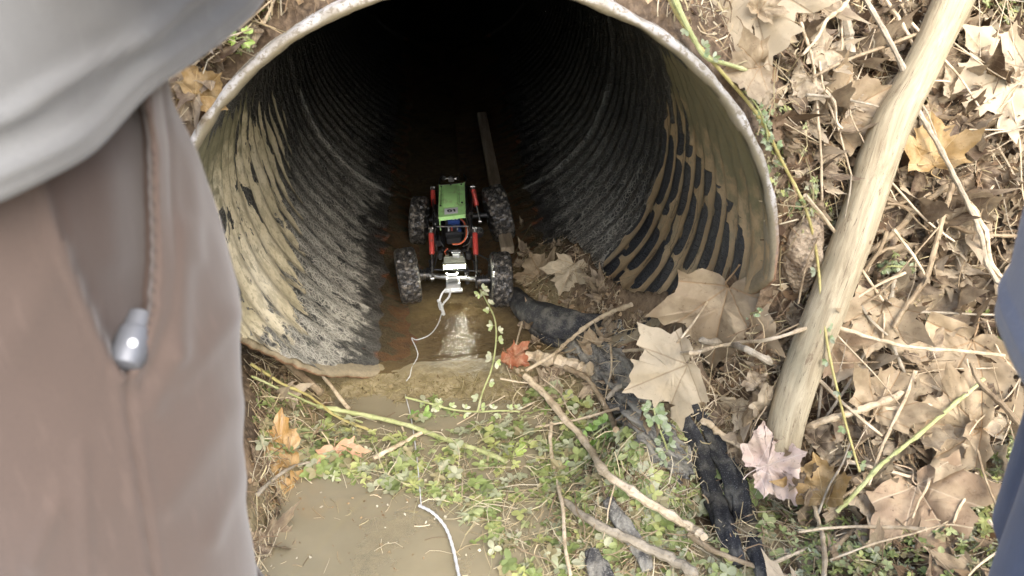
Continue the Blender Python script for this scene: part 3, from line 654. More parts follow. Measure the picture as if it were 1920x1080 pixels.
# shocks
def shock(top, bot, red=M_RED, f0=.10, f1=.52, rr_=.0066, label=None):
    T, B_ = P(*top), P(*bot); s = empty('shock_absorber', (0, 0, 0)); s.parent = car
    if label: s['label'] = label
    d = B_-T; mb = MB(); mb.tube([T+d*f0, T+d*(f0+.01), T+d*(f1-.02), T+d*f1], [rr_*.8, rr_, rr_, rr_*.85], 16); cb(mb, 'shock_body', red, s)
    mb = MB(); mb.tube([T, B_], .0018, 8); mb.cyl(B_, (1, 0, 0), .005, .008, 12); mb.cyl(T, (1, 0, 0), .0045, .010, 12); mb.tube([T, T+d*f0], .0045, 10)
    for k in range(4): mb.cyl(T+d*(.02+k*.02), d, .0058, .0015, 12)
    cb(mb, 'shock_shaft', M_STEEL, s)
shock((808, 428, .195), (811, 522, .112)); shock((890, 428, .195), (894, 524, .112))
shock((811, 352, .19), (816, 420, .12), M_RED, .08, .5); shock((886, 350, .195), (900, 415, .12), M_RED, .08, .55)
for q, sz_, m_, nm in (((822, 452, .15), (.016, .03, .018), M_BLK, 'receiver_box'), ((882, 452, .15), (.014, .034, .02), M_BLK, 'motor_mount'), ((882, 395, .165), (.014, .05, .016), M_TUBE, 'side_panel'), ((816, 395, .165), (.012, .05, .016), M_TUBE, 'side_panel'), ((826, 478, .14), (.012, .016, .02), M_BLK, 'bracket'), ((878, 478, .14), (.012, .016, .02), M_BLK, 'bracket')):
    mb = MB(); mb.box(P(*q), sz_, bev=.002)
    for k in range(3): mb.cyl(P(*q)+Vector((0, sz_[1]*(k-1)*.33, sz_[2]*.5)), (0, 0, 1), .0022, .003, 8)
    cb(mb, nm, m_)
for k, (m_, pl) in enumerate(((M_BLK, [(832, 462, .16), (824, 448, .175), (822, 425, .178), (832, 412, .175)]), (M_STEEL, [(868, 462, .16), (880, 455, .175), (884, 430, .18), (876, 415, .18)]), (M_WIRE, [(840, 466, .16), (834, 472, .155), (838, 480, .152)]), (M_BLK, [(858, 466, .165), (868, 474, .165), (872, 492, .14), (880, 508, .12)]), (M_BLK, [(828, 466, .155), (820, 480, .145), (815, 498, .125), (803, 512, .12)]))):
    mb = MB(); mb.tube(smooth_path([P(*q) for q in pl], 6), .0015, 6); cb(mb, 'wire', m_)
# links and steering rods
for pl in ([(818, 470, .13), (806, 512, .105)], [(880, 470, .13), (897, 512, .105)], [(838, 468, .14), (842, 486, .14)], [(868, 468, .14), (866, 486, .14)], [(802, 505, .12), (900, 508, .12)], [(894, 475, .15), (916, 487, .13)], [(828, 380, .13), (806, 410, .11)], [(874, 380, .13), (905, 402, .12)]):
    mb = MB(); mb.tube([P(*q) for q in pl], .0021, 8)
    for q in pl: mb.cyl(P(*q), (0, 0, 1), .004, .006, 10)
    cb(mb, 'suspension_link', M_TUBE)
for q in ((809, 500, .11), (892, 500, .11), (876, 522, .105)):
    mb = MB(); c_ = P(*q); mb.box(c_, (.010, .016, .026), bev=.002); mb.cyl(c_+Vector((0, 0, .015)), (0, 0, 1), .006, .006, 12); cb(mb, 'link_mount', M_BLK)
kb = P(897, 436, .175); mb = MB(); ax = Vector((.15, -.45, .9)); mb.cyl(kb, ax, .0125, .012, 24); mb.cyl(kb+ax*.007, ax, .0095, .003, 24); ko = cb(mb, 'spur_gear_cover', M_BLK)
mb = MB()
for r_ in (.0085, .005): mb.tube([kb+ax*.0098+(ax.normalized().to_track_quat('Z', 'Y').to_matrix()@Vector((r_*math.cos(a), r_*math.sin(a), 0))) for a in np.linspace(0, 2*math.pi, 20)], .0008, 5, caps=False)
mb.cyl(kb+ax*.0095, ax, .003, .003, 10); sub(mb, 'cap_ring', M_STEEL, ko)
mb = MB(); e0 = P(846, 336, .20); mb.box(e0, (.016, .012, .014), bev=.002); mb.cyl(e0+Vector((-.02, 0, .004)), (.3, -.5, 1), .005, .006, 10); mb.cyl(e0+Vector((.018, 0, .002)), (.3, -.5, 1), .004, .006, 10); mb.tube([e0+Vector((-.022, 0, 0)), e0+Vector((-.01, 0, .003)), e0+Vector((.018, 0, 0))], .002, 6); mb.cyl(e0+Vector((0, -.004, .008)), (0, -.5, 1), .003, .004, 10); cb(mb, 'rear_light_mount', M_STEEL)

# winch rope: a doubled strap, then a thin line running out of the pool towards the camera
def rope_mesh(pts, r, mb, tw=.006):
    pts = smooth_path(pts, 10)
    out = []; L = 0
    for i, p in enumerate(pts):
        if i: L += (p-pts[i-1]).length
        out.append(p)
    mb.tube(out, [r*(1+.18*math.sin(i*2.1)) for i in range(len(out))], 7)
mb = MB()
rope_mesh([P(838, 540, .10), P(828, 552, .09), P(823, 570, .072), P(826, 580, .07)], .0024, mb)
rope_mesh([P(845, 541, .10), P(842, 556, .088), P(832, 568, .074), P(827, 580, .07)], .0024, mb)
rope_mesh([P(822, 563, .075), P(827, 573, .073), P(832, 590, .066)], .0038, mb)
rope_mesh([P(828, 588, .067), P(820, 610, .065), P(805, 628, .064), P(782, 637, .064), P(772, 634, .063), P(780, 652, .063), P(783, 668, .062), P(772, 690, .066), P(768, 706, .07), P(757, 722, .052), P(760, 740, .05), P(770, 780, .049), P(778, 830, .052), P(784, 880, .056), P(787, 915, .056), P(790, 950, .052)], .0010, mb)
rope_mesh([P(786, 948, .054), P(812, 962, .06), P(836, 990, .058), P(850, 1030, .056), P(862, 1085, .06), P(880, 1150, .08)], .0026, mb)
tag(mb.build('winch_rope', M_ROPE), 'thin silver rope looped from the crawler bumper down into the muddy pool', 'rope')

# ------------------------------------------------------------------ leaves
HALF = [(0, 0), (.07, -.10), (.18, -.16), (.34, -.16), (.50, -.09), (.66, -.10), (.60, .04), (.61, .16), (.74, .26), (.80, .40), (.96, .60), (.78, .60), (.66, .67), (.54, .62), (.44, .60), (.40, .68), (.46, .82), (.33, .82), (.22, .95), (.10, 1.02), (0, 1.2)]
def leaf_mesh(name, mat, seed, curl=.25, cup=.2, crump=.05, wide=1.0, teeth=1.0, stem=.55, ragged=0.0):
    rnd = random.Random(seed); k = 3; out = []
    jx = [rnd.uniform(-.05, .05) for _ in range(60)]; R1 = [(x*wide, y) for x, y in HALF]; L1 = [(-x*wide, y) for x, y in reversed(HALF[1:-1])]
    full = R1+L1; n0 = len(full)
    for a in range(n0):
        p, q = full[a], full[(a+1) % n0]; jp = (jx[a % 60], jx[(a*7+3) % 60]); jq = (jx[(a+1) % n0 % 60], jx[(((a+1) % n0)*7+3) % 60])
        for b in range(k):
            t = b/k; x = p[0]+jp[0]*.8+(q[0]+jq[0]*.8-p[0]-jp[0]*.8)*t; y = p[1]+jp[1]*.8+(q[1]+jq[1]*.8-p[1]-jp[1]*.8)*t
            if b and ragged: x += rnd.uniform(-1, 1)*ragged; y += rnd.uniform(-1, 1)*ragged
            out.append((x, y))
    cx, cy = 0, .26; rings = [.0, .18, .36, .54, .70, .85, 1.0]; vs = []; uv = []; n = len(out)
    ph = rnd.uniform(0, 6); cdir = rnd.uniform(-.5, .5); ca, sa = math.cos(cdir), math.sin(cdir); fold = rnd.uniform(-.3, .6)
    def zf(x, y):
        u = x*ca+(y-.4)*sa; v = -x*sa+(y-.4)*ca; z = curl*(u*u)*1.2+cup*(v*v)*1.0+fold*abs(x)*.28
        z += crump*mnoise.fractal(Vector((x*2.2+seed*3.1, y*2.2, ph)), 1, 2, 3)*1.6
        rr = math.hypot(x, y); an = math.atan2(x, y)
        d = min(abs(an-a) for a in (0, .72, -.72, 1.5, -1.5))*rr
        z += .06*min(d, .16)/.16
        edge = max(abs(x)/.92, abs(y-.45)/.7); z += crump*1.3*max(0, edge-.55)*math.sin(an*5+ph)
        return z
    for t in rings:
        for (x, y) in (out if t > 0 else out[:1]):
            X, Y = cx+(x-cx)*t, cy+(y-cy)*t; vs.append((X, Y, zf(X, Y))); uv.append((X, Y))
    fs = [(0, 1+a, 1+(a+1) % n) for a in range(n)]
    for r in range(len(rings)-2):
        for a in range(n): o = 1+r*n; fs.append((o+a, o+n+a, o+n+(a+1) % n, o+(a+1) % n))
    # roll the blade about its long axis for strongly curled leaves (true bend, keeps area)
    base = len(vs); m = MB(); sp = [(0, 0, zf(0, 0)), (.02, -.2*stem, .04), (.05*rnd.choice((-1, 1)), -.6*stem, .02), (.12*rnd.choice((-1, 1)), -stem, .10)]
    m.tube(smooth_path(sp, 3), [.016, .014, .013, .013, .012, .012, .012, .012, .012, .017], 5)
    vs += m.v; fs += [tuple(i+base for i in f) for f in m.f]; uv += [(0, .02)]*len(m.v)
    me = bpy.data.meshes.new(name); me.from_pydata(vs, [], fs); me.materials.append(mat)
    me.polygons.foreach_set('use_smooth', [True]*len(me.polygons)); l = me.uv_layers.new(name='UVMap')
    vi = np.zeros(len(me.loops), int); me.loops.foreach_get('vertex_index', vi); l.data.foreach_set('uv', np.array(uv)[vi].ravel()); me.update(); return me
def put_leaf(me, p, n, tdir, size, label, group=None, name='fallen_leaf', cat='leaf'):
    n = n.normalized(); t = (tdir-n*tdir.dot(n)).normalized(); x = t.cross(n)
    M_ = Matrix(((x.x, t.x, n.x, 0), (x.y, t.y, n.y, 0), (x.z, t.z, n.z, 0), (0, 0, 0, 1)))
    o = bpy.data.objects.new(name, me); COL.objects.link(o)
    o.matrix_world = Matrix.Translation(p-t*size*.3)@M_@Matrix.Scale(size/1.3, 4); return tag(o, label, cat, group)
def screen_dir(deg): a = R_(deg); return rt*math.cos(a)+up*math.sin(a)
VIEWN = lambda p: (CAM-p).normalized()
HERO = [  # px, py, size px, direction the tip points (deg, screen), mat, curl, cup, crump, lift, tilt towards viewer, label
 (1415, 12, 215, 285, M_LEAF_CREAM, .06, .05, .03, .065, .8, 'large flat pale yellow sycamore leaf on the bare soil right of the pipe top'),
 (1432, 8, 62, 60, M_LEAF_WARM, .3, .2, .12, .09, .7, 'small brown crumpled leaf lying on top of the large pale yellow leaf'),
 (1352, 592, 185, 255, M_LEAF_WARM, .12, -.25, .06, .05, .45, 'broad tan sycamore leaf covering the lower right edge of the pipe'),
 (1250, 700, 150, 200, M_LEAF_CREAM, -.22, .15, .05, .045, .65, 'cream sycamore leaf with long points on the debris below the pipe mouth'),
 (637, 862, 76, 285, M_LEAF_ORANGE, .18, .1, .05, .02, .4, 'orange and pink maple leaf on the green stems at the pool edge'),
 (562, 930, 105, 60, M_LEAF_WET, .1, .05, .06, .004, .1, 'soaked golden brown leaf lying at the left edge of the pool'),
 (1748, 958, 185, 300, M_LEAF_GREY, .08, .1, .05, .04, .6, 'large greyish tan sycamore leaf lying flat near the bottom right'),
 (1450, 868, 110, 20, M_LEAF_PINK, .35, .3, .2, .085, .6, 'ragged bleached pinkish leaf at the foot of the leaning log'),
 (1745, 278, 105, 95, M_LEAF_OCHRE, .7, .2, .10, .04, .55, 'curled ochre yellow leaf standing up just right of the log'),
 (1872, 150, 165, 200, M_LEAF_CREAM, .25, .1, .05, .03, .6, 'pale beige smooth leaf at the upper right of the bank'),
 (1795, 690, 190, 240, M_LEAF_WARM, .15, .15, .08, .04, .55, 'wide tan leaf with brown blotches under the long horizontal twig'),
 (1010, 508, 72, 120, M_LEAF_WARM, .4, .1, .1, .015, .5, 'curled tan leaf on the silt heap beside the front tyre, nearest the crawler'),
 (1068, 515, 74, 250, M_LEAF_PALE, .2, .1, .1, .02, .5, 'pale leaf on the silt heap inside the pipe against the right wall'),
 (965, 672, 52, 320, M_LEAF_RED, .5, .3, .2, .02, .4, 'small rusty red crumpled leaf at the right end of the water sill'),
 (1645, 600, 120, 250, M_LEAF_WARM, .9, .2, .1, .045, .6, 'tan leaf folded into a point standing right of the log'),
 (1560, 660, 105, 300, M_LEAF_GREY, .5, .1, .1, .03, .5, 'dull brown leaf tucked behind the lower part of the log'),
 (1400, 130, 100, 190, M_LEAF_WARM, .35, .1, .08, .03, .5, 'tan leaf wedged below the large pale leaf beside the pipe rim'),
 (1660, 745, 120, 60, M_LEAF_WARM, .8, .3, .12, .045, .6, 'strongly curled brown leaf beside the broken pale stick'),
 (1540, 905, 95, 100, M_LEAF_OCHRE, .9, .2, .1, .05, .4, 'upright folded tan leaf just right of the log foot'),
 (1790, 800, 150, 170, M_LEAF_WARM, .3, .3, .1, .04, .6, 'tan leaf with lifted edge above the large greyish leaf'),
 (1120, 655, 60, 30, M_LEAF_WARM, .4, .3, .2, .02, .5, 'small crumpled tan leaf on the black fabric below the pipe'),
 (1595, 205, 140, 30, M_LEAF_WARM, .4, .2, .08, .03, .6, 'tan leaf caught under two crossing grey twigs left of the log'),
 (385, 165, 80, 40, M_LEAF_OCHRE, .4, .3, .1, .02, .5, 'curled tan leaf beside the white pipe rim next to the trouser leg'),
 (520, 838, 90, 190, M_LEAF_WET, .2, .2, .1, .012, .3, 'wet brown leaf half sunk in mud at the left of the pool'),
]
for k, (px, py, sz, dg_, m_, cu_, cp, cr_, lift, tv, lab) in enumerate(HERO):
    p, n = hit(px, py); p = p+VIEWN(p)*lift; n = (n*(1-tv)+VIEWN(p)*tv).normalized()
    n = (n+Vector((random.uniform(-.12, .12), 0, random.uniform(-.1, .1)))).normalized()
    put_leaf(leaf_mesh('hero_leaf', m_, 100+k, cu_, cp, cr_, 1.0, stem=.35, ragged=.03 if m_ is M_LEAF_PINK else .008), p, n, screen_dir(dg_), sz*pxm(p), lab)
VARS = [leaf_mesh('litter_leaf', M_LEAF, s, *random.Random(s).choice([(.1, .1, .08), (.4, .2, .12), (.8, .3, .16), (1.2, .2, .15), (-.4, .5, .15), (-.7, -.3, .15), (.7, .7, .2), (1.6, .2, .14), (.3, -.6, .2)]), stem=random.Random(s).uniform(.2, .6), ragged=.012) for s in range(22)]
def inpoly(x, y, poly):
    c = False; j = len(poly)-1
    for i in range(len(poly)):
        xi, yi = poly[i]; xj, yj = poly[j]
        if (yi > y) != (yj > y) and x < (xj-xi)*(y-yi)/(yj-yi)+xi: c = not c
        j = i
    return c
BANKP = [(1345, -60), (1400, 130), (1470, 330), (1490, 560), (1250, 640), (1200, 700), (1290, 740), (1400, 860), (1480, 900), (1560, 1120), (1990, 1120), (1990, -60)]
GREENP = [(1600, 1100), (1560, 960), (1700, 1010), (1850, 900), (1990, 860), (1990, 1100)]
placed = []; cnt = 0; tries = 0
LOGC = [(1462, 890), (1505, 700), (1540, 580), (1585, 450), (1650, 240), (1690, 190), (1775, 20), (1815, -60)]
HZ = [(h[0], h[1], h[2]*.42) for h in HERO if h[8] > .034] if 'HERO' in globals() else []
def litter(px, py, s0, s1, lab, grp, lo=.002, hi=.022, jt=.30):
    p, n = hit(px, py); n2 = (n+Vector((random.gauss(0, jt), random.gauss(0, jt), random.gauss(0, jt*.7)))).normalized()
    if n2.dot(VIEWN(p)) < .12: n2 = (n2+VIEWN(p)*.6).normalized()
    p2 = p+n*random.uniform(lo, hi)
    a = random.uniform(0, 360); return put_leaf(random.choice(VARS), p2, n2, screen_dir(a), random.uniform(s0, s1), lab, grp)
while cnt < 188 and tries < 4000:
    tries += 1; px, py = random.uniform(1340, 1990), random.uniform(-60, 1120)
    if not inpoly(px, py, BANKP): continue
    if inpoly(px, py, GREENP) and random.random() < .92: continue
    if any((px-a)**2+(py-b)**2 < (20+18*(cnt < 90))**2 for a, b in placed): continue
    dl = min(math.hypot(px-(a[0]+(b[0]-a[0])*k/6), py-(a[1]+(b[1]-a[1])*k/6)) for a, b in zip(LOGC[:-1], LOGC[1:]) for k in range(7))
    if dl < 62 and random.random() < .9: continue
    de = math.hypot((px-890)/572, (py-460)/506)
    if de < 1.16 and py < 540: continue
    if any(math.hypot(px-a, py-b) < c_ for a, b, c_ in HZ): continue
    placed.append((px, py))
    litter(px, py, *random.choice([(.03, .05), (.04, .07), (.055, .09)]), 'curled dry brown leaf in the thick litter on the bank right of the pipe', 'dry leaves littering the right bank'); cnt += 1
for _ in range(40):
    px, py = random.uniform(330, 640), random.uniform(-40, 330)
    if ((px-890)/602)**2+((py-460)/540)**2 < 1.0: continue
    litter(px, py, .03, .07, 'small dry brown leaf in the litter left of the white pipe rim', 'dry leaves beside the left of the rim', .002, .015)
for _ in range(20):
    px, py = random.uniform(470, 620), random.uniform(690, 1080)
    litter(px, py, .03, .06, 'small wet brown leaf on the muddy left edge of the pool', 'wet leaves at the left of the pool', .002, .008, .25)
for _ in range(26):
    px, py = random.uniform(965, 1150), random.uniform(425, 590)
    litter(px, py, .02, .045, 'small brown leaf scrap on the silt heap inside the pipe', 'leaf scraps on the silt heap', .002, .01, .4)
for _ in range(26):
    px, py = random.uniform(1000, 1300), random.uniform(600, 780)
    litter(px, py, .025, .055, 'small tan leaf scrap among the roots below the pipe mouth', 'leaf scraps below the pipe mouth', .002, .015, .5)

# ------------------------------------------------------------------ tiny countless things
def stuff_mesh(name, V, Fc, T, mat, label):
    me = bpy.data.meshes.new(name); me.from_pydata(V, [], Fc); me.materials.append(mat)
    ca = me.color_attributes.new('tint', 'FLOAT_COLOR', 'POINT'); ca.data.foreach_set('color', np.array([(*c, 1) for c in T], float).ravel()); me.update()
    o = bpy.data.objects.new(name, me); COL.objects.link(o); return tag(o, label, None, None, 'stuff')
def frame(n, a):
    n = n.normalized(); x = Vector((math.cos(a), math.sin(a), 0)); x = (x-n*x.dot(n)); x = x.normalized() if x.length > .1 else n.orthogonal().normalized(); return x, n.cross(x), n
RIMIN = lambda px, py, k=1.0: ((px-890)/(585*k))**2+((py-460)/(520*k))**2 < 1 and py < 560
# dead bits: scraps of leaf and broken straw
SV, SF, ST = [], [], []; TV, TF, TT = [], [], []
def scrap(p, n, s, col):
    x, y, z = frame((n+Vector((random.gauss(0, .5), random.gauss(0, .5), random.gauss(0, .4)))), random.uniform(0, 6.3)); b = len(SV); k = random.randint(4, 6); cv = random.uniform(-.5, .8)
    c = p+n*s*.25; SV.append(tuple(c)); ST.append(col)
    for i in range(k):
        a = 2*math.pi*i/k+random.uniform(-.4, .4); r = s*random.uniform(.5, 1.1); u, v = math.cos(a)*r, math.sin(a)*r*random.uniform(.5, 1); SV.append(tuple(c+x*u+y*v+z*(cv*u*u/s))); ST.append(col)
    for i in range(k): SF.append((b, b+1+i, b+1+(i+1) % k))
def straw(p, n, L, r, col, lift=.004, up_=.25):
    d = (Vector((random.gauss(0, 1), random.gauss(0, 1), random.gauss(0, 1)))); d = (d-n*d.dot(n)*(1-up_)).normalized(); b = len(TV); s = d.cross(n).normalized(); w = s.cross(d); bend = Vector((random.gauss(0, .12), random.gauss(0, .12), random.gauss(0, .12)))*L
    for i in range(4):
        t = i/3; c = p+n*lift+d*(t-.5)*L+bend*math.sin(math.pi*t)
        for k in range(3): a = k*2.094; TV.append(tuple(c+s*math.cos(a)*r+w*math.sin(a)*r)); TT.append(col)
    for i in range(3):
        for k in range(3): a = b+i*3+k; q = b+i*3+(k+1) % 3; TF.append((a, q, q+3, a+3))
def rc(cols, v=.25): c = random.choice(cols); k = random.uniform(1-v, 1+v); return tuple(min(1, x*k) for x in c)
BR = [(.30, .20, .11), (.20, .125, .065), (.42, .31, .18), (.10, .06, .035), (.50, .40, .26), (.36, .25, .14)]
STC = [(.55, .45, .28), (.40, .30, .17), (.62, .53, .36), (.28, .19, .11), (.48, .40, .22), (.20, .14, .09)]
def region(N, x0, x1, y0, y1, fn, cond=None):
    for _ in range(N):
        px, py = random.uniform(x0, x1), random.uniform(y0, y1)
        if cond and not cond(px, py): continue
        p, n = hit(px, py)
        fn(p, n, px, py)
def bits(sa, sb, pr=.5, la=.02, lb=.09, r0=.0004, r1=.0012):
    def f(p, n, px, py):
        if p.z < WL_OUT-.004 and random.random() < .8: return
        if random.random() < pr: scrap(p, n, random.uniform(sa, sb), rc(BR))
        else: straw(p, n, random.uniform(la, lb), random.uniform(r0, r1), rc(STC), random.uniform(.002, .02))
    return f
outr = lambda px, py: not RIMIN(px, py)
region(5200, 1330, 2000, -60, 1130, bits(.005, .018, .6, .02, .10), lambda px, py: inpoly(px, py, BANKP) or px > 1450)
region(1500, 1200, 1420, -40, 560, bits(.003, .009, .45, .01, .05), lambda px, py: ((px-890)/600)**2+((py-460)/545)**2 > 1)
region(1500, 320, 700, -60, 330, bits(.003, .009, .35, .02, .08), lambda px, py: ((px-890)/604)**2+((py-460)/545)**2 > 1)
region(3400, 950, 1500, 600, 1120, bits(.003, .009, .4, .01, .06, .0003, .001), lambda px, py: py > 600+(1100-px)*.25 or px > 1100)
region(1300, 960, 1170, 410, 600, bits(.003, .008, .5, .01, .03, .0003, .0007))
region(1300, 465, 640, 640, 1110, bits(.003, .009, .4, .02, .07), lambda px, py: py > 640+(px-465)*.75)
LV, LF, LM, LU = [], [], [], []
LIT = [m_ for m_ in VARS]
cnt = 0
while cnt < 560:
    px, py = random.uniform(1200, 1990), random.uniform(-60, 1120)
    if not inpoly(px, py, BANKP) or math.hypot((px-890)/572, (py-460)/506) < 1.05: continue
    p, n = hit(px, py); n2 = (n+Vector((random.gauss(0, .4), random.gauss(0, .4), random.gauss(0, .3)))).normalized(); tdir = screen_dir(random.uniform(0, 360)); t_v = (tdir-n2*tdir.dot(n2)).normalized(); x_ = t_v.cross(n2); sz_ = random.uniform(.02, .042)/1.3; me_ = random.choice(LIT); b0 = len(LV)
    pp = p+n*random.uniform(0, .012)
    for v_ in me_.vertices: LV.append(tuple(pp+(x_*v_.co.x+t_v*(v_.co.y-.4)+n2*v_.co.z)*sz_)); LU.append(rc([(.17, .115, .068), (.27, .195, .12), (.34, .26, .165), (.11, .07, .04), (.42, .34, .23)], .2) if v_.index == 0 else LU[b0])
    for f_ in me_.polygons: LF.append(tuple(i+b0 for i in f_.vertices))
    cnt += 1
for _ in range(5200):      # the rest of the bank, beyond the frame of the photograph
    x, z = random.uniform(-1.7, 1.9), random.uniform(-.1, 1.7); l, n, i, d = bvh.ray_cast(Vector((x, -2.5, z+.6)), Vector((0, 1, -.22)).normalized())
    if l is None or l.z < WL_OUT+.01: continue
    q = proj(l)
    if -40 < q[0] < 1960 and -40 < q[1] < 1120: continue
    if l.x**2+(l.z-RP)**2 < .5**2: continue
    if n.y > 0: n = -n
    if random.random() < .7: scrap(l, n, random.uniform(.008, .03), rc(BR))
    else: straw(l, n, random.uniform(.04, .16), random.uniform(.0006, .0016), rc(STC), .006)
    if random.random() < .12:
        n2 = (n+Vector((random.gauss(0, .3), random.gauss(0, .3), random.gauss(0, .3)))).normalized(); t_v = n2.orthogonal().normalized(); x_ = t_v.cross(n2); sz_ = random.uniform(.04, .09)/1.3; me_ = random.choice(LIT); b0 = len(LV); cc = rc([(.17, .115, .068), (.27, .195, .12), (.34, .26, .165), (.42, .34, .23)], .2)
        for v_ in me_.vertices: LV.append(tuple(l+n*.008+(x_*v_.co.x+t_v*(v_.co.y-.4)+n2*v_.co.z)*sz_)); LU.append(cc)
        for f_ in me_.polygons: LF.append(tuple(i_+b0 for i_ in f_.vertices))
stuff_mesh('small_leaf_litter', LV, LF, LU, M_BITS, 'crumpled small brown leaves packed between the larger ones on the bank')
def hair(p, n, px, py): straw(p, n, random.uniform(.012, .035), random.uniform(.0003, .0006), rc([(.26, .21, .09), (.18, .14, .06), (.34, .28, .14)]), .001, .1)
region(1300, 600, 1010, 703, 800, hair)
region(260, 640, 1010, 700, 800, lambda p, n, px, py: scrap(p, n, random.uniform(.002, .005), rc([(.12, .085, .04), (.26, .2, .1), (.2, .16, .07)])))
def runner(p, n, px, py):
    p = p if p.z > WL_OUT else p+Vector((0, 0, WL_OUT-p.z)); straw(p, n, random.uniform(.03, .10), random.uniform(.0004, .0009), rc([(.40, .36, .20), (.52, .45, .29), (.34, .27, .15), (.58, .50, .34)]), random.uniform(.003, .016), .1)
region(820, 640, 1460, 730, 1110, runner, lambda px, py: inpoly(px, py, [(930, 780), (1040, 720), (1180, 800), (1330, 760), (1400, 900), (1480, 960), (1450, 1110), (900, 1110), (850, 1000), (640, 930), (620, 790), (800, 860)]))
def floaty(p, n, px, py):
    p = Vector((p.x, p.y, WL_OUT+.001)); n = Vector((0, 0, 1))
    if random.random() < .6: scrap(p, Vector((random.gauss(0, .1), 0, 1)), random.uniform(.0015, .005), rc([(.30, .2, .1), (.2, .13, .07), (.5, .45, .33)]))
    else: straw(p, n, random.uniform(.008, .05), random.uniform(.0003, .0008), rc(STC), .001, .02)
region(260, 480, 980, 780, 1110, floaty)
stuff_mesh('leaf_debris', SV, SF, ST, M_BITS, 'crumbled brown leaf scraps covering the soil'); stuff_mesh('straw_debris', TV, TF, TT, M_BITS, 'fine straw and broken twigs strewn over the soil')
# green ground cover
GV_, GFc, GT = [], [], []
GC = [(.26, .32, .10), (.34, .39, .14), (.21, .26, .09), (.41, .45, .20), (.39, .41, .24), (.49, .49, .31), (.36, .31, .16), (.46, .48, .17)]
def leaflet(base, d, n, L, W, col):
    s = d.cross(n).normalized(); z = s.cross(d).normalized(); b = len(GV_); fold = random.uniform(.05, .3); bend = random.uniform(-.3, .1)
    for t, w_ in ((0, .08), (.25, .75), (.55, 1.0), (.82, .7), (1.0, .12)):
        for k in (-1, 0, 1): GV_.append(tuple(base+d*L*t+s*W*.5*w_*k+z*(abs(k)*fold*W*.5*w_+bend*L*t*t))); GT.append(col)
    for i in range(4):
        for k in (0, 1): a = b+i*3+k; GFc.append((a, a+1, a+4, a+3))
def sprig(p, n, s, col, kind):
    h = random.uniform(.3, 1.2)*s; nn = (n*1.2+Vector((random.gauss(0, .35), random.gauss(0, .35), .5))).normalized(); top = p+nn*h; k = random.choice((3, 3, 4, 5)) if kind == 0 else random.randint(5, 9)
    b = len(GV_); sd_ = nn.orthogonal().normalized()*s*.035
    for q in (p-sd_, p+sd_, top+sd_, top-sd_): GV_.append(tuple(q)); GT.append((.38, .40, .18))
    GFc.append((b, b+1, b+2, b+3)); a0 = random.uniform(0, 6.3)
    for i in range(k):
        a = a0+2*math.pi*i/k+random.uniform(-.3, .3); x, y, z = frame(nn, 0); el = random.uniform(-.2, .5); d = (x*math.cos(a)+y*math.sin(a)+z*el).normalized()
        c = rc([col], .18)
        bs_ = top if kind == 0 else p+nn*h*random.uniform(.2, 1)
        leaflet(bs_, d, (z+d*-.1).normalized(), s*random.uniform(.7, 1.1), s*(random.uniform(.55, .8) if kind == 0 else random.uniform(.22, .4)), c)
GREG = [([(930, 780), (1040, 720), (1180, 800), (1330, 760), (1400, 900), (1480, 960), (1450, 1110), (900, 1110), (850, 1000), (640, 930), (480, 860), (470, 780), (620, 790), (800, 860)], 1080, .009, .019),
        ([(760, 760), (840, 740), (860, 800), (780, 810)], 12, .010, .016),
        ([(470, 700), (560, 720), (620, 800), (760, 860), (960, 940), (900, 1000), (700, 930), (470, 830)], 300, .007, .013),
        ([(1480, 960), (1560, 900), (1700, 1000), (1860, 880), (1920, 760), (1960, 1100), (1440, 1110)], 620, .007, .013),
        ([(1500, 620), (1580, 740), (1900, 740), (1900, 640), (1720, 480), (1600, 440)], 110, .006, .010),
        ([(1380, 140), (1460, 180), (1500, 300), (1560, 420), (1500, 460), (1400, 260)], 110, .004, .008),
        ([(1800, -20), (1990, -20), (1960, 260), (1860, 60)], 50, .006, .011), ([(420, 0), (560, -20), (470, 110), (400, 100)], 22, .005, .010), ([(1050, 800), (1300, 740), (1420, 960), (1250, 1050), (1000, 950)], 330, .008, .015)]
KEEP = [([(1262, 745), (1318, 860), (1362, 1000), (1385, 1060)], 20), ([(1285, 745), (1355, 850), (1395, 970), (1440, 1090)], 22), ([(1090, 640), (1170, 730), (1240, 830), (1280, 880)], 38), ([(700, 1080), (850, 1080)], 70), ([(560, 1000), (800, 1010)], 45), ([(700, 760), (950, 770)], 38), ([(1140, 935), (1215, 1070)], 14)]
def polyd(x, y, L_):
    d = 1e9
    for (x0, y0), (x1, y1) in zip(L_[:-1], L_[1:]):
        ex, ey = x1-x0, y1-y0; t = min(1, max(0, ((x-x0)*ex+(y-y0)*ey)/(ex*ex+ey*ey))); d = min(d, math.hypot(x-x0-t*ex, y-y0-t*ey))
    return d
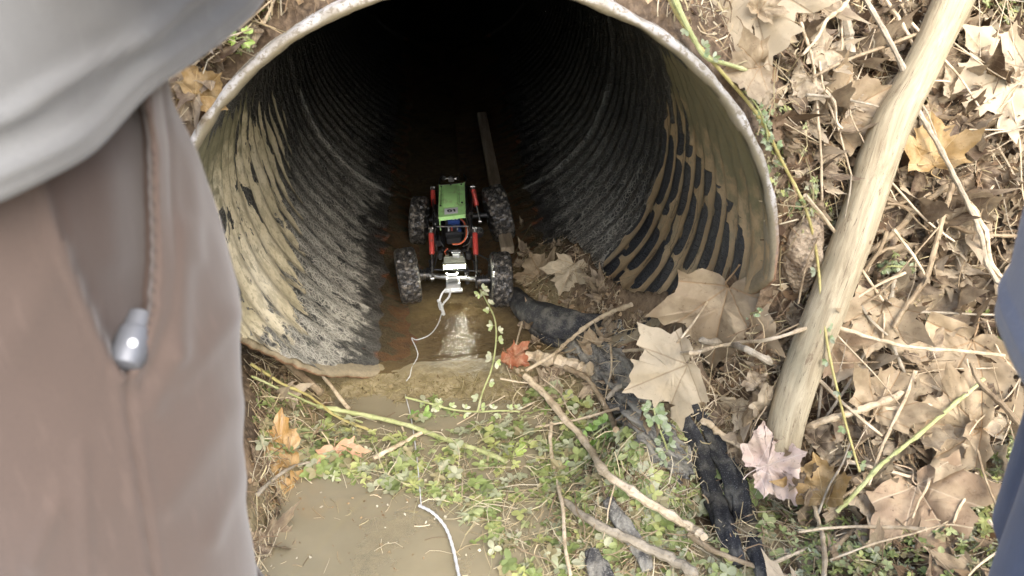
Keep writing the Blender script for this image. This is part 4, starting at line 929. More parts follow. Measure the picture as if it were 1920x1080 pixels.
for poly, N, s0, s1 in GREG:
    xs_ = [a for a, b in poly]; y_ = [b for a, b in poly]; n_ = 0; tr_ = 0; cl = []
    while n_ < N and tr_ < N*20:
        tr_ += 1
        if cl and random.random() < .6: q = random.choice(cl); px, py = q[0]+random.gauss(0, 16), q[1]+random.gauss(0, 14)
        else: px, py = random.uniform(min(xs_), max(xs_)), random.uniform(min(y_), max(y_)); cl.append((px, py))
        if not inpoly(px, py, poly): continue
        if any(polyd(px, py, L_) < w_ for L_, w_ in KEEP) and random.random() < .82: continue
        p, n = hit(px, py)
        if p.z < WL_OUT: p = p+Vector((0, 0, 1))*(WL_OUT-p.z-random.choice((0, .0, .008)))
        if px > 1480: p = p+n*random.uniform(.008, .024)
        kind = 0 if random.random() < (.75 if N > 300 and s0 > .008 else .45) else 1
        sprig(p, n, random.uniform(s0, s1), random.choice(GC), kind); n_ += 1
stuff_mesh('ground_cover_leaves', GV_, GFc, GT, M_GREEN, 'small green leafy ground cover trailing over the mud')

# ------------------------------------------------------------------ sticks, twigs, stems
def stick(name, cat, label, pts, w0, w1, mat, lift=.012, knots=0, n=8, jag=False, over=None, group=None, branch=None, sub_=6):
    """pts: (px,py[,lift]) of the photo, each laid on the real ground under it"""
    P3 = []
    for q in pts:
        p, nn = hit(q[0], q[1]); lf = q[2] if len(q) > 2 else lift; P3.append(p+nn*lf*.4+VIEWN(p)*lf)
    path = smooth_path(P3, sub_); N = len(path); sc_ = pxm(path[0])
    rad = []
    for i in range(N):
        t = i/(N-1); r_ = (w0+(w1-w0)*t)*sc_*.5; r_ *= 1+.10*math.sin(i*1.7+w0)+random.uniform(-.06, .06)
        if knots and i % knots == knots//2: r_ *= 1.3
        rad.append(max(r_, .0006))
    for i in range(1, N-1): path[i] = path[i]+Vector((random.gauss(0, .12), random.gauss(0, .12), random.gauss(0, .12)))*rad[i]
    if jag: rad[0] *= .35; rad[1] *= .8; rad[-1] *= .3
    mb = MB(); mb.tube(path, rad, n, jit=.06)
    for br in (branch or []):
        B3 = []
        for q in br[1]:
            p, nn = hit(q[0], q[1]); lf = q[2] if len(q) > 2 else lift; B3.append(p+nn*lf*.4+VIEWN(p)*lf)
        B3[0] = min(path, key=lambda v: (v-B3[0]).length); bp = smooth_path(B3, 4); mb.tube(bp, [br[0]*sc_*.5*(1-.6*i/len(bp)) for i in range(len(bp))], 6)
    o = mb.build(name, mat); return tag(o, label, cat, group), path
S = [
 ('twig', 'grey brown twig crossing over the top of the leaning log', [(1585, -40), (1600, 0), (1640, 70), (1690, 150), (1712, 215), (1745, 265), (1790, 345), (1822, 430), (1850, 500), (1900, 560)], 11, 9, M_TWIG_GREY, .05, 5),
 ('twig', 'second pale branch running beside the grey twig at the right', [(1810, 380), (1840, 430), (1858, 490), (1890, 540), (1930, 610)], 10, 7, M_TWIG_PALE, .04, 5),
 ('twig', 'pale splintered twig leaning against the top of the log', [(1635, -20), (1660, 20), (1685, 60), (1710, 100), (1725, 118)], 8, 6, M_TWIG_PALE, .035, 0),
 ('twig', 'long thin twig lying across the bank and over the lower log', [(1185, 668), (1240, 662), (1290, 655), (1350, 640), (1440, 625), (1540, 606), (1620, 632), (1700, 650), (1790, 664), (1885, 674)], 6, 5, M_TWIG_PALE, .055, 6),
 ('twig', 'thin twig curving from the horizontal twig up across the log', [(1440, 625), (1500, 600), (1585, 580), (1640, 548), (1700, 490), (1760, 420)], 4, 3, M_TWIG_BROWN, .045, 0),
 ('stick', 'brown shiny stick standing diagonally right of the log', [(1775, 335), (1762, 400), (1740, 470), (1720, 520), (1700, 570), (1672, 615)], 11, 9, M_TWIG_BROWN, .045, 0),
 ('twig', 'dead white twig forking at the right of the log', [(1672, 515), (1668, 560), (1662, 610), (1672, 650), (1690, 700)], 9, 6, M_TWIG_GREY, .035, 4),
 ('stick', 'long brown twig running right from behind the log', [(1650, 370), (1700, 395), (1760, 415), (1810, 435), (1870, 442), (1940, 446)], 9, 7, M_TWIG_BROWN, .02, 5),
 ('stick', 'wide tan stem lying behind the log toward the lower left', [(1770, 350), (1720, 390), (1665, 440), (1610, 480)], 12, 10, M_TWIG_BROWN, .022, 0),
 ('twig', 'thin pale upright twig left of the log top', [(1490, 50), (1510, 120), (1522, 200), (1526, 290), (1530, 370)], 6, 4, M_TWIG_PALE, .03, 6),
 ('twig', 'pale forked twig hanging left of the upper log', [(1520, 120), (1535, 180), (1555, 240), (1575, 300), (1590, 350)], 5, 3, M_TWIG_PALE, .035, 0),
 ('twig', 'pale twig slanting from the top edge to the large leaf', [(1592, -20), (1570, 20), (1540, 45), (1515, 80), (1490, 110)], 9, 5, M_TWIG_PALE, .04, 4),
 ('twig', 'straight thin pale twig hanging from the top edge', [(1566, -10), (1566, 40), (1565, 80), (1566, 120)], 5, 4, M_TWIG_PALE, .03, 0),
 ('stick', 'mottled grey stump stick below the top edge', [(1570, 10), (1575, 40), (1580, 75), (1585, 112)], 22, 24, M_TWIG_GREY, .025, 0),
 ('stick', 'long broken brown stick with pale splintered wood lying across the plants', [(982, 712), (1020, 745), (1060, 790), (1110, 845), (1140, 885), (1180, 915), (1230, 955), (1290, 1000), (1320, 1020)], 12, 13, M_TWIG_PALE, .03, 7),
 ('stick', 'thin brown end of branch running to the bottom edge', [(1290, 1010), (1340, 1040), (1400, 1060), (1480, 1090)], 12, 8, M_TWIG_BROWN, .02, 0),
 ('stick', 'thick grey stick entering from the bottom edge beside the plants', [(1050, 940), (1110, 980), (1170, 1010), (1240, 1045), (1310, 1085)], 14, 20, M_TWIG_GREY, .022, 0),
 ('twig', 'pale straight twig resting over the black fabric pouch', [(985, 705), (1040, 675), (1075, 645), (1120, 612), (1160, 590), (1195, 575)], 6, 9, M_TWIG_PALE, .04, 6),
 ('stick', 'knobby pale root end lying at the right of the sill', [(985, 672), (1020, 678), (1060, 685), (1085, 695), (1112, 702)], 20, 24, M_TWIG_PALE, .018, 3),
 ('stick', 'bent tan stick curling down from the knobby root', [(1060, 695), (1100, 715), (1125, 745), (1145, 780), (1165, 810)], 11, 9, M_TWIG_BROWN, .025, 0),
 ('twig', 'dark grey twig below the cream leaf', [(1190, 715), (1160, 735), (1140, 752)], 12, 10, M_TWIG_GREY, .02, 0),
 ('twig', 'pale broken twig crossing toward the black cords', [(1420, 850), (1370, 820), (1335, 795), (1310, 785)], 9, 12, M_TWIG_PALE, .025, 3),
 ('root', 'grey brown root stub between the cords and the log', [(1430, 720), (1415, 750), (1400, 790), (1392, 830)], 20, 16, M_TWIG_BROWN, .02, 3),
 ('stick', 'pale stubby root under the broad tan leaf', [(1300, 645), (1360, 640), (1410, 655), (1450, 680)], 13, 12, M_TWIG_GREY, .03, 3),
 ('stick', 'broken whitish stick right of the log foot', [(1515, 795), (1565, 778), (1625, 762), (1690, 735)], 13, 12, M_TWIG_PALE, .04, 4),
 ('stick', 'pale branch continuing right from the whitish stick', [(1645, 768), (1700, 764), (1750, 760), (1790, 755)], 9, 6, M_TWIG_PALE, .035, 0),
 ('stem', 'long green bramble stem lying over the leaves at lower right', [(1575, 950), (1600, 915), (1650, 868), (1720, 810), (1780, 760), (1850, 715)], 9, 7, M_STEM_GREEN, .05, 7),
 ('stick', 'tan stick lying in the litter near the bottom right', [(1555, 1050), (1600, 1010), (1640, 975), (1680, 945)], 11, 9, M_TWIG_BROWN, .03, 0),
 ('twig', 'pale curved twig on the mud near the bottom edge', [(1440, 1065), (1490, 1045), (1540, 1032), (1575, 1050), (1620, 1050)], 8, 6, M_TWIG_PALE, .02, 0),
 ('straw', 'bleached split straw at the bottom edge right of the mud', [(1525, 930), (1538, 980), (1545, 1030), (1548, 1100)], 8, 10, M_TWIG_PALE, .035, 0),
 ('twig', 'thin twig from the log foot over the folded leaf', [(1540, 955), (1560, 910), (1575, 870), (1590, 825)], 5, 3, M_TWIG_GREY, .05, 0),
 ('twig', 'thin wiry twig lying over the large greyish leaf', [(1560, 1075), (1640, 1045), (1720, 1020), (1780, 1005), (1830, 1010)], 4, 3, M_TWIG_PALE, .06, 0),
 ('stick', 'dark brown stem arching in front of the litter at far right', [(1826, 690), (1850, 735), (1880, 790), (1930, 850)], 9, 12, M_TWIG_BROWN, .12, 0),
 ('twig', 'thin brown twig standing at the right beside the blue jeans', [(1838, 850), (1850, 900), (1870, 950), (1890, 1000)], 5, 4, M_TWIG_BROWN, .05, 0),
 ('stem', 'thick olive green stem lying across the sill toward the pool', [(590, 770), (650, 780), (700, 790), (770, 808), (830, 830), (890, 850), (950, 875)], 8, 9, M_STEM_GREEN, .03, 8),
 ('stem', 'long green stem at the left edge above the pool', [(462, 690), (520, 725), (570, 748), (630, 790), (690, 815)], 6, 5, M_STEM_OLIVE, .03, 6),
 ('stem', 'thin pale stem lying under the long green stem', [(465, 712), (540, 745), (620, 780), (680, 800)], 5, 4, M_STEM_GREEN, .025, 0),
 ('stick', 'short pale broken twig above the orange leaf', [(700, 868), (740, 848), (800, 815)], 10, 8, M_TWIG_PALE, .03, 0),
 ('twig', 'tan twig leaning on the lower left pipe edge', [(592, 692), (620, 730), (655, 775)], 6, 8, M_TWIG_PALE, .03, 0),
 ('stick', 'wide flat brown bark strip along the lower left pipe edge', [(488, 650), (530, 685), (570, 720), (602, 745)], 17, 15, M_TWIG_BROWN, .03, 0),
 ('stem', 'yellow green stem sticking out of the muddy pool', [(545, 1085), (610, 1020), (655, 970), (700, 925)], 9, 7, M_STEM_OLIVE, .02, 0),
 ('twig', 'dark red brown twig lying across the pool', [(580, 1030), (640, 1000), (700, 975), (790, 950)], 7, 5, M_TWIG_BROWN, .02, 0),
 ('stem', 'submerged green stem in the middle of the pool edge', [(690, 955), (760, 960), (830, 975)], 6, 5, M_STEM_OLIVE, .01, 0),
 ('twig', 'thin white twig hanging over the green plants', [(1035, 800), (1032, 840), (1040, 900), (1058, 960), (1062, 1030), (1072, 1085)], 7, 6, M_TWIG_PALE, .03, 0),
 ('twig', 'pale twig lying level above the green plants', [(1005, 808), (1070, 795), (1130, 780), (1170, 770)], 4, 6, M_TWIG_PALE, .03, 0),
 ('twig', 'silvery curled twig in the wet leaves left of the pool', [(475, 930), (500, 905), (540, 880), (580, 870)], 9, 5, M_TWIG_GREY, .02, 0),
 ('twig', 'grey wet stick below the orange leaf', [(600, 930), (660, 925), (720, 912), (760, 905)], 10, 8, M_TWIG_GREY, .015, 0),
 ('twig', 'thin twig poking up beside the front right tyre', [(960, 495), (975, 470), (1000, 427)], 3, 3, M_TWIG_PALE, .03, 0),
 ('twig', 'thin pale twig standing at the edge of the sill', [(968, 655), (975, 630), (986, 598)], 3, 4, M_TWIG_PALE, .03, 0),
 ('twig', 'curled dead twig lying across the scaly lower right wall', [(1195, 720), (1225, 690), (1280, 640), (1340, 560)], 4, 3, M_TWIG_PALE, .03, 0),
 ('twig', 'dark thin twig upright beside the right rim of the pipe', [(1490, 560), (1500, 490), (1520, 440)], 4, 3, M_TWIG_BROWN, .04, 0),
]
for nm, lab, pts, w0, w1, m_, lf, kn in S: stick(nm, nm, lab, pts, w0, w1, m_, lf, kn, jag=(w0 > 12))
# litter heaped over the foot of the log
for k, (px, py) in enumerate([(1440, 850), (1490, 880), (1475, 900), (1510, 865), (1425, 880), (1500, 905), (1460, 915)]):
    p, n = hit(px, py); p = p+VIEWN(p)*random.uniform(.03, .06)+n*.01; put_leaf(random.choice(VARS), p, (n+VIEWN(p)+Vector((random.gauss(0, .3), 0, random.gauss(0, .3)))).normalized(), screen_dir(random.uniform(0, 360)), random.uniform(.03, .055), 'small brown leaf heaped over the foot of the leaning log', 'leaves heaped on the log foot')
# fallen twigs of the bank
for _ in range(120):
    px, py = random.uniform(1480, 1960), random.uniform(-20, 1060); a = random.uniform(0, 3.14); L = random.uniform(60, 260)
    pts = [(px+math.cos(a)*L*t+random.uniform(-7, 7), py+math.sin(a)*L*t+random.uniform(-7, 7)) for t in (-.5, -.2, .2, .5)]
    if min(p[0] for p in pts) < 1470: continue
    w_ = random.choice((2.2, 3, 3.5, 4.5, 6, 8)); stick('fallen_twig', 'twig', 'thin bare dry twig among the brown leaves on the right bank', pts, w_, w_*.6, random.choice((M_TWIG_PALE, M_TWIG_PALE, M_TWIG_BROWN, M_TWIG_GREY)), random.uniform(.012, .05), 0, 6, group='thin twigs in the bank litter', sub_=3)
for _ in range(26):
    px, py = random.uniform(345, 600), random.uniform(0, 250); a = -.75+random.gauss(0, .35); L = random.uniform(60, 150)
    if ((px-890)/625)**2+((py-460)/565)**2 < 1.0: continue
    pts = [(px+math.cos(a)*L*t, py+math.sin(a)*L*t) for t in (-.5, 0, .5)]
    stick('dry_stalk', 'stalk', 'thin straw coloured stalk beside the left of the pipe rim', pts, random.uniform(2, 6), 2, M_TWIG_PALE, random.uniform(.006, .02), 0, 6, group='dry stalks beside the left of the rim', sub_=3)
for _ in range(70):
    px, py = random.uniform(700, 1420), random.uniform(640, 1070); a = random.uniform(0, 3.14); L = random.uniform(40, 120)
    if py < 640+max(0, 1100-px)*.55: continue
    pts = [(px+math.cos(a)*L*t+random.uniform(-6, 6), py+math.sin(a)*L*t+random.uniform(-6, 6)) for t in (-.5, -.1, .2, .5)]
    stick('thin_twig', 'twig', 'fine pale twig tangled in the green plants below the pipe', pts, random.uniform(2, 5), 2, random.choice((M_TWIG_PALE, M_TWIG_BROWN)), random.uniform(.006, .03), 0, 6, group='fine twigs among the green plants', sub_=3)

# the leaning log
t = NT('weathered_log_wood'); p = t.n('ShaderNodeTexCoord').outputs['UV']; g = t.noise(t.mapv(p, (15, 5, 1)), 1.0, 8, .7, 1.0); g2 = t.noise(t.mapv(p, (90, 14, 1)), 1.0, 6, .7); g3 = t.noise(p, 3.5, 4)
c = t.ramp(g, [(.28, (.21, .16, .095)), (.45, (.34, .28, .175)), (.6, (.44, .37, .24)), (.8, (.52, .45, .31))]); c = t.mix(t.ss(g2, .56, .72), c, (.24, .18, .11)); c = t.mix(t.math('MULTIPLY', t.ss(g3, .45, .7), .5), c, (.26, .235, .15)); crk = t.noise(t.mapv(p, (26, 1.6, 1)), 1.0, 3, .5, .8); c = t.mix(t.math('MULTIPLY', t.ss(t.math('ABSOLUTE', t.math('SUBTRACT', crk, .5)), .010, .002), .8), c, (.10, .07, .045)); c = t.mix(t.ss(t.noise(t.mapv(p, (12, 7, 1)), 1.0, 7, .75), .60, .66), c, (.19, .14, .085))
kn_ = t.vor(t.mapv(p, (3.1, 7, 1)), 1.0); c = t.mix(t.ss(kn_, .075, .03), c, (.16, .10, .06))
M_LOG = t.end(t.bsdf(c, .62, 0, t.bump(t.math('ADD', g, t.math('MULTIPLY', g2, .9)), .6, .002), .3))
LP = [(1462, 885, 72, .03), (1478, 800, 76, .05), (1505, 700, 78, .055), (1540, 580, 80, .06), (1585, 450, 80, .06), (1622, 335, 78, .06), (1655, 255, 80, .062), (1695, 180, 74, .06), (1735, 100, 70, .06), (1775, 20, 76, .06), (1815, -60, 78, .06)]
L3 = []; lr = []
for px, py, w_, lf in LP: p, n = hit(px, py); q = p+n*lf*.3+VIEWN(p)*lf*.8; L3.append(q); lr.append(w_*.46*pxm(q))
lp = smooth_path(L3, 8); lrr = np.interp(np.linspace(0, 1, len(lp)), np.linspace(0, 1, len(lr)), lr)
nseg = 40; vs = []; fs = []; uvs_ = []; Ld = 0
for i, pnt in enumerate(lp):
    tt = (lp[min(i+1, len(lp)-1)]-lp[max(i-1, 0)]).normalized(); a_ = Vector((1, 0, 0)); nn = (a_-tt*a_.dot(tt)).normalized(); bb = tt.cross(nn)
    if i: Ld += (pnt-lp[i-1]).length
    for k in range(nseg+1):
        a = 2*math.pi*k/nseg; r_ = lrr[i]*(1+.05*mnoise.noise(Vector((math.cos(a)*1.5, math.sin(a)*1.5, Ld*9)))+.03*mnoise.noise(Vector((math.cos(a)*6, math.sin(a)*6, Ld*12))))
        r_ *= 1+.10*math.exp(-((Ld-.52)/.02)**2)*max(0, math.cos(a-2.6))
        vs.append(pnt+nn*math.cos(a)*r_+bb*math.sin(a)*r_); uvs_.append((k/nseg, Ld*2.2))
for i in range(len(lp)-1):
    for k in range(nseg): a = i*(nseg+1)+k; fs.append((a, a+1, a+nseg+2, a+nseg+1))
b_ = len(vs); vs.append(lp[0]-(lp[1]-lp[0]).normalized()*.004); uvs_.append((.5, 0)); fs += [(b_, k+1, k) for k in range(nseg)]
me = bpy.data.meshes.new('leaning_log'); me.from_pydata([tuple(v) for v in vs], [], fs); me.materials.append(M_LOG); me.polygons.foreach_set('use_smooth', [True]*len(me.polygons)); l_ = me.uv_layers.new(name='UVMap')
vi = np.zeros(len(me.loops), int); me.loops.foreach_get('vertex_index', vi); l_.data.foreach_set('uv', np.array(uvs_)[vi].ravel()); me.update()
lo = bpy.data.objects.new('leaning_log', me); COL.objects.link(lo); tag(lo, 'thick pale barkless log leaning up the bank right of the pipe', 'log')

# vines with leaves
def vine(name, label, pts, w0, w1, mat, lift, leaves, ls, cols, abspts=None):
    P3 = []
    if abspts: P3 = [Vector(q) for q in abspts]
    else:
        for q in pts: p, nn = hit(q[0], q[1]); P3.append(p+VIEWN(p)*(q[2] if len(q) > 2 else lift))
    path = smooth_path(P3, 7); sc_ = pxm(path[0]); root = empty(name, tuple(path[0]), label, 'plant'); o0 = path[0]
    mb = MB(); N = len(path); mb.tube(path, [(w0+(w1-w0)*i/(N-1))*sc_*.5*(1.25 if i % 9 == 4 else 1) for i in range(N)], 8); mb.build('stem', mat, root, origin=o0)
    global GV_, GFc, GT
    GV_, GFc, GT = [], [], []
    for k in range(leaves):
        f = random.uniform(.02, 1)**.8; i = int(f*(N-1)); p = path[i]; d0 = (path[min(i+1, N-1)]-path[i-1]).normalized() if i else Vector((0, 0, 1)); v = VIEWN(p)
        d = (d0.cross(v)*random.choice((-1, 1))+d0*random.uniform(-.4, .8)+Vector((random.gauss(0, .3),)*3)).normalized(); st = p+d*ls*.5
        b = len(GV_); s_ = d.cross(v).normalized()*.0005
        for q in (p-s_, p+s_, st+s_, st-s_): GV_.append(tuple(q)); GT.append((.35, .38, .18))
        GFc.append((b, b+1, b+2, b+3))
        for m_ in (-.9, 0, .9):
            dd = (Matrix.Rotation(m_, 3, v)@d).normalized(); leaflet(st, dd, (v+Vector((random.gauss(0, .35), random.gauss(0, .35), random.gauss(0, .35)))).normalized(), ls*random.uniform(.7, 1.1), ls*random.uniform(.5, .7), rc(cols, .15))
    me = bpy.data.meshes.new('leaves'); me.from_pydata([tuple(Vector(v)-o0) for v in GV_], [], GFc); me.materials.append(M_GREEN)
    ca = me.color_attributes.new('tint', 'FLOAT_COLOR', 'POINT'); ca.data.foreach_set('color', np.array([(*c, 1) for c in GT], float).ravel()); me.update()
    o = bpy.data.objects.new('leaves', me); COL.objects.link(o); o.parent = root; return root
PALEG = [(.52, .55, .33), (.44, .52, .22), (.60, .60, .42)]; FRESH = [(.24, .38, .08), (.30, .44, .12), (.18, .30, .06)]; SAGE = [(.36, .42, .24), (.28, .36, .16), (.46, .50, .33)]
vine('seedling_vine', 'slender pale green vine with small leaves rising in front of the right tyre', None, 3.6, 2.6, M_STEM_GREEN, 0, 16, .013, PALEG,
     abspts=[atz(895, 772, .10), atz(905, 735, .11), atz(922, 690, .13), atz(930, 640, .15), atz(928, 600, .165), atz(915, 570, .175), atz(900, 543, .18)])
vine('seedling_vine', 'thin creeping vine with tiny white green leaves crossing over the brown sill', [(760, 745, .03), (800, 755, .03), (850, 768, .03), (895, 772, .04), (940, 770, .04), (975, 772, .03)], 4, 3, M_STEM_GREEN, .03, 13, .011, PALEG)
vine('bramble_vine', 'green bramble stem running down along the right rim of the pipe', [(1245, -20, .02), (1290, 60, .02), (1340, 120, .02), (1420, 215, .025), (1470, 310, .03), (1510, 390, .04), (1530, 470, .06), (1540, 560, .09), (1552, 650, .09), (1572, 740, .07), (1590, 810, .06), (1612, 885, .05)], 8, 5, M_STEM_OLIVE, .03, 20, .010, SAGE)
vine('bramble_vine', 'thicker yellow green stem slanting from the top edge to the rim', [(1255, -25, .035), (1282, 35, .035), (1305, 80, .03), (1325, 108, .03), (1370, 122, .03), (1410, 135, .03)], 11, 7, M_STEM_GREEN, .03, 4, .010, SAGE)
vine('leafy_plant', 'fresh green plant with oval leaves between the broken stick and fabric', [(1060, 900, .01), (1090, 860, .03), (1110, 820, .05), (1135, 800, .06), (1150, 790, .06)], 4, 3, M_STEM_GREEN, .03, 22, .017, FRESH)
vine('leafy_plant', 'green three leaved plant growing on the sill left of the thin vine', [(770, 805, .0), (780, 790, .02), (790, 775, .04)], 4, 3, M_STEM_GREEN, .03, 9, .016, FRESH)
vine('leafy_plant', 'pale green sprig of leaves beside the two black cords', [(1255, 870, .0), (1250, 840, .03), (1235, 800, .05), (1225, 765, .05)], 4, 3, M_STEM_GREEN, .03, 18, .014, SAGE)
vine('leafy_plant', 'bright yellow green seedling above the pool edge right of centre', [(950, 900, .0), (960, 860, .03), (970, 830, .04)], 4, 3, M_STEM_GREEN, .03, 13, .015, [(.42, .50, .12), (.34, .44, .1)])
vine('leafy_plant', 'bushy sage green sprig on the twigs beside the right rim', [(1395, 170, .01), (1420, 200, .03), (1435, 235, .03), (1440, 265, .02)], 4, 3, M_STEM_GREEN, .03, 34, .007, SAGE)
vine('leafy_plant', 'small green herb clump right of the log at mid height', [(1640, 510, .01), (1665, 500, .03), (1690, 500, .03), (1715, 505, .02)], 4, 3, M_STEM_GREEN, .03, 34, .008, SAGE)
vine('leafy_plant', 'small bright clover sprig beside the leaf at the upper left', [(440, 75, .005), (455, 70, .02), (468, 72, .02)], 3, 2, M_STEM_GREEN, .02, 7, .011, [(.42, .58, .14)])
vine('leafy_plant', 'green sprig standing on top of the broad tan leaf', [(1390, 610, .055), (1405, 590, .065), (1425, 585, .065)], 4, 3, M_STEM_GREEN, .02, 14, .007, SAGE)

# ------------------------------------------------------------------ black geotextile
t = NT('black_geotextile'); p = t.pos(); n = t.noise(p, 30, 6, .65); wv_ = t.n('ShaderNodeTexWave', inp={'Vector': p, 'Scale': 180.0, 'Distortion': 2.0}).outputs['Fac']; nf = t.noise(p, 500, 3)
c = t.mix(t.ss(n, .45, .68), (.022, .022, .023), (.12, .112, .09)); c = t.mix(t.math('MULTIPLY', t.ss(nf, .55, .68), .5), c, (.20, .20, .20))
M_FAB = t.end(t.bsdf(c, .75, 0, t.bump(t.math('ADD', wv_, t.math('MULTIPLY', n, 3)), .5, .0012), .3))
t = NT('silted_geotextile'); p = t.pos(); n = t.noise(p, 22, 6, .7); nf = t.noise(p, 260, 4, .7)
c = t.mix(t.ss(n, .38, .6), (.05, .048, .045), (.27, .25, .20)); c = t.mix(t.math('MULTIPLY', t.ss(nf, .5, .66), .6), c, (.36, .34, .28))
M_FAB2 = t.end(t.bsdf(c, .8, 0, t.bump(t.math('ADD', nf, n), .7, .002), .25))
def ribbon(name, label, pts, mat, lift=.012, folds=3, thick=.004, amp=.006, seed=0, cat='fabric'):
    P3 = []; W = []
    for px, py, w_ in pts: p, n = hit(px, py); P3.append((p, n)); W.append(w_*pxm(p))
    cen = smooth_path([p for p, n in P3], 10); N = len(cen); Wd = np.interp(np.linspace(0, 1, N), np.linspace(0, 1, len(W)), W); m = 22; top = []; bot = []
    for i in range(N):
        tt = (cen[min(i+1, N-1)]-cen[max(i-1, 0)]).normalized(); l, nn = near(cen[i]); s_ = tt.cross(nn).normalized(); rt_ = []; rb = []
        for k in range(m):
            u = k/(m-1)*2-1; q = cen[i]+s_*u*Wd[i]*.5; lq, nq = near(q); h = amp*math.sin(u*folds*3.1+i*.12+seed)*.8+amp*mnoise.fractal(Vector((u*3, i*.15, seed)), 1, 2, 4)*1.3
            e = lift*(1-u*u*.9)+max(h, -lift*.5); wob_ = s_*.004*math.sin(i*.9+seed)*abs(u)
            rt_.append(lq*.6+q*.4+nn*(e+.004)+wob_); rb.append(lq*.6+q*.4+nn*(e-thick)+wob_)
        top.append(rt_+rb[::-1])
    mb = MB(); mb.loft(top); return tag(mb.build(name, mat, sharp=None), label, cat)
ribbon('silt_fabric', 'wide silt covered grey black cloth running down below the cream leaf', [(1090, 640, 90), (1130, 680, 100), (1170, 730, 100), (1205, 780, 84), (1240, 830, 70), (1280, 880, 50)], M_FAB2, .014, 4, .004, .009, 2)
def cord(label, pts, mat=M_FAB):
    for_ = [hit(a, b) for a, b, w_ in pts]; path = smooth_path([p+VIEWN(p)*.022 for p, n in for_], 12); N = len(path); W = np.interp(np.linspace(0, 1, N), np.linspace(0, 1, len(pts)), [w_*.5*pxm(path[0]) for a, b, w_ in pts]); rings = []
    for i in range(N):
        tt = (path[min(i+1, N-1)]-path[max(i-1, 0)]).normalized(); v = VIEWN(path[i]); s_ = tt.cross(v).normalized(); v = s_.cross(tt)
        rings.append([path[i]+(s_*math.cos(a)+v*math.sin(a)*.6)*W[i]*(1+.16*math.sin(a*5+i*.35)+.08*math.sin(a*9-i*.5)+.15*mnoise.noise(Vector((math.cos(a)*2, math.sin(a)*2, i*.1)))) for a in np.linspace(0, 2*math.pi, 28, endpoint=False)])
    mb = MB(); mb.loft(rings); tag(mb.build('fabric_cord', mat, sharp=None), label, 'fabric cord')
def hose(label, pts, flat=.7, mat=M_FAB, ridges=5):
    path = smooth_path([atz(a, b, z) for a, b, z, w_ in pts], 12); N = len(path); W = np.interp(np.linspace(0, 1, N), np.linspace(0, 1, len(pts)), [w_*.5*pxm(path[0]) for a, b, z, w_ in pts]); rings = []
    for i in range(N):
        tt = (path[min(i+1, N-1)]-path[max(i-1, 0)]).normalized(); v = VIEWN(path[i]); s_ = tt.cross(v).normalized(); v = s_.cross(tt)
        rings.append([path[i]+(s_*math.cos(a)+v*math.sin(a)*flat)*W[i]*(1+.07*math.sin(a*ridges+i*.12)+.12*mnoise.noise(Vector((math.cos(a)*1.5, math.sin(a)*1.5, i*.09)))) for a in np.linspace(0, 2*math.pi, 36, endpoint=False)])
    mb = MB(); mb.loft(rings); tag(mb.build('silt_fabric', mat, sharp=None), label, 'fabric')
hose('smooth black fabric pouch curving round the silt heap at the pipe mouth', [(962, 545, .075, 20), (975, 566, .085, 40), (1003, 590, .09, 52), (1045, 607, .10, 60), (1085, 610, .11, 50), (1115, 602, .12, 28), (1135, 594, .13, 10)])
hose('lower fold of black wet fabric hanging from the pouch into the water', [(985, 598, .065, 12), (1010, 618, .07, 34), (1045, 634, .075, 40), (1080, 632, .08, 34), (1105, 622, .085, 12)])
cord('twisted black fabric cord running down beside the cloth, left of the pair', [(1262, 745, 20), (1290, 800, 26), (1318, 860, 38), (1340, 930, 42), (1362, 1000, 36), (1385, 1060, 28)])
cord('twisted black fabric cord running down, right of the pair', [(1285, 745, 18), (1320, 790, 24), (1355, 850, 38), (1380, 910, 44), (1395, 970, 42), (1420, 1040, 26), (1440, 1100, 30)])
cord('short black fabric roll half buried under the plants', [(1140, 935, 18), (1165, 980, 30), (1200, 1030, 26), (1215, 1070, 20)], M_FAB2)
cord('dark rounded fabric end at the bottom edge under the plants', [(1110, 1030, 20), (1118, 1060, 40), (1135, 1100, 44)], M_FAB2)
cord('black fabric strip curling under the root stub by the log', [(1405, 790, 20), (1420, 820, 26), (1425, 850, 16)])

# board lying along the pipe floor
t = NT('wet_board_wood'); p = t.obj(); g = t.noise(t.mapv(p, (60, 5, 60)), 1.0, 7, .65, .3); c = t.ramp(g, [(.3, (.12, .09, .055)), (.5, (.27, .215, .145)), (.7, (.42, .36, .27))]); M_BOARD = t.end(t.bsdf(c, .6, 0, t.bump(g, .5, .002), .35))
q0 = atz(903, 215, .085); q1 = atz(952, 470, .085); d_ = (q1-q0); ln = d_.length; d_.normalize()
mb = MB(); Mx = Matrix((Vector((0, 0, 1)).cross(d_).normalized(), d_, Vector((0, 0, 1)))).transposed(); mb.box((q0+q1)/2, (.034, ln, .020), Mx, bev=.002)
tag(mb.build('wooden_board', M_BOARD), 'weathered wooden board lying along the pipe floor under the right tyres', 'board')
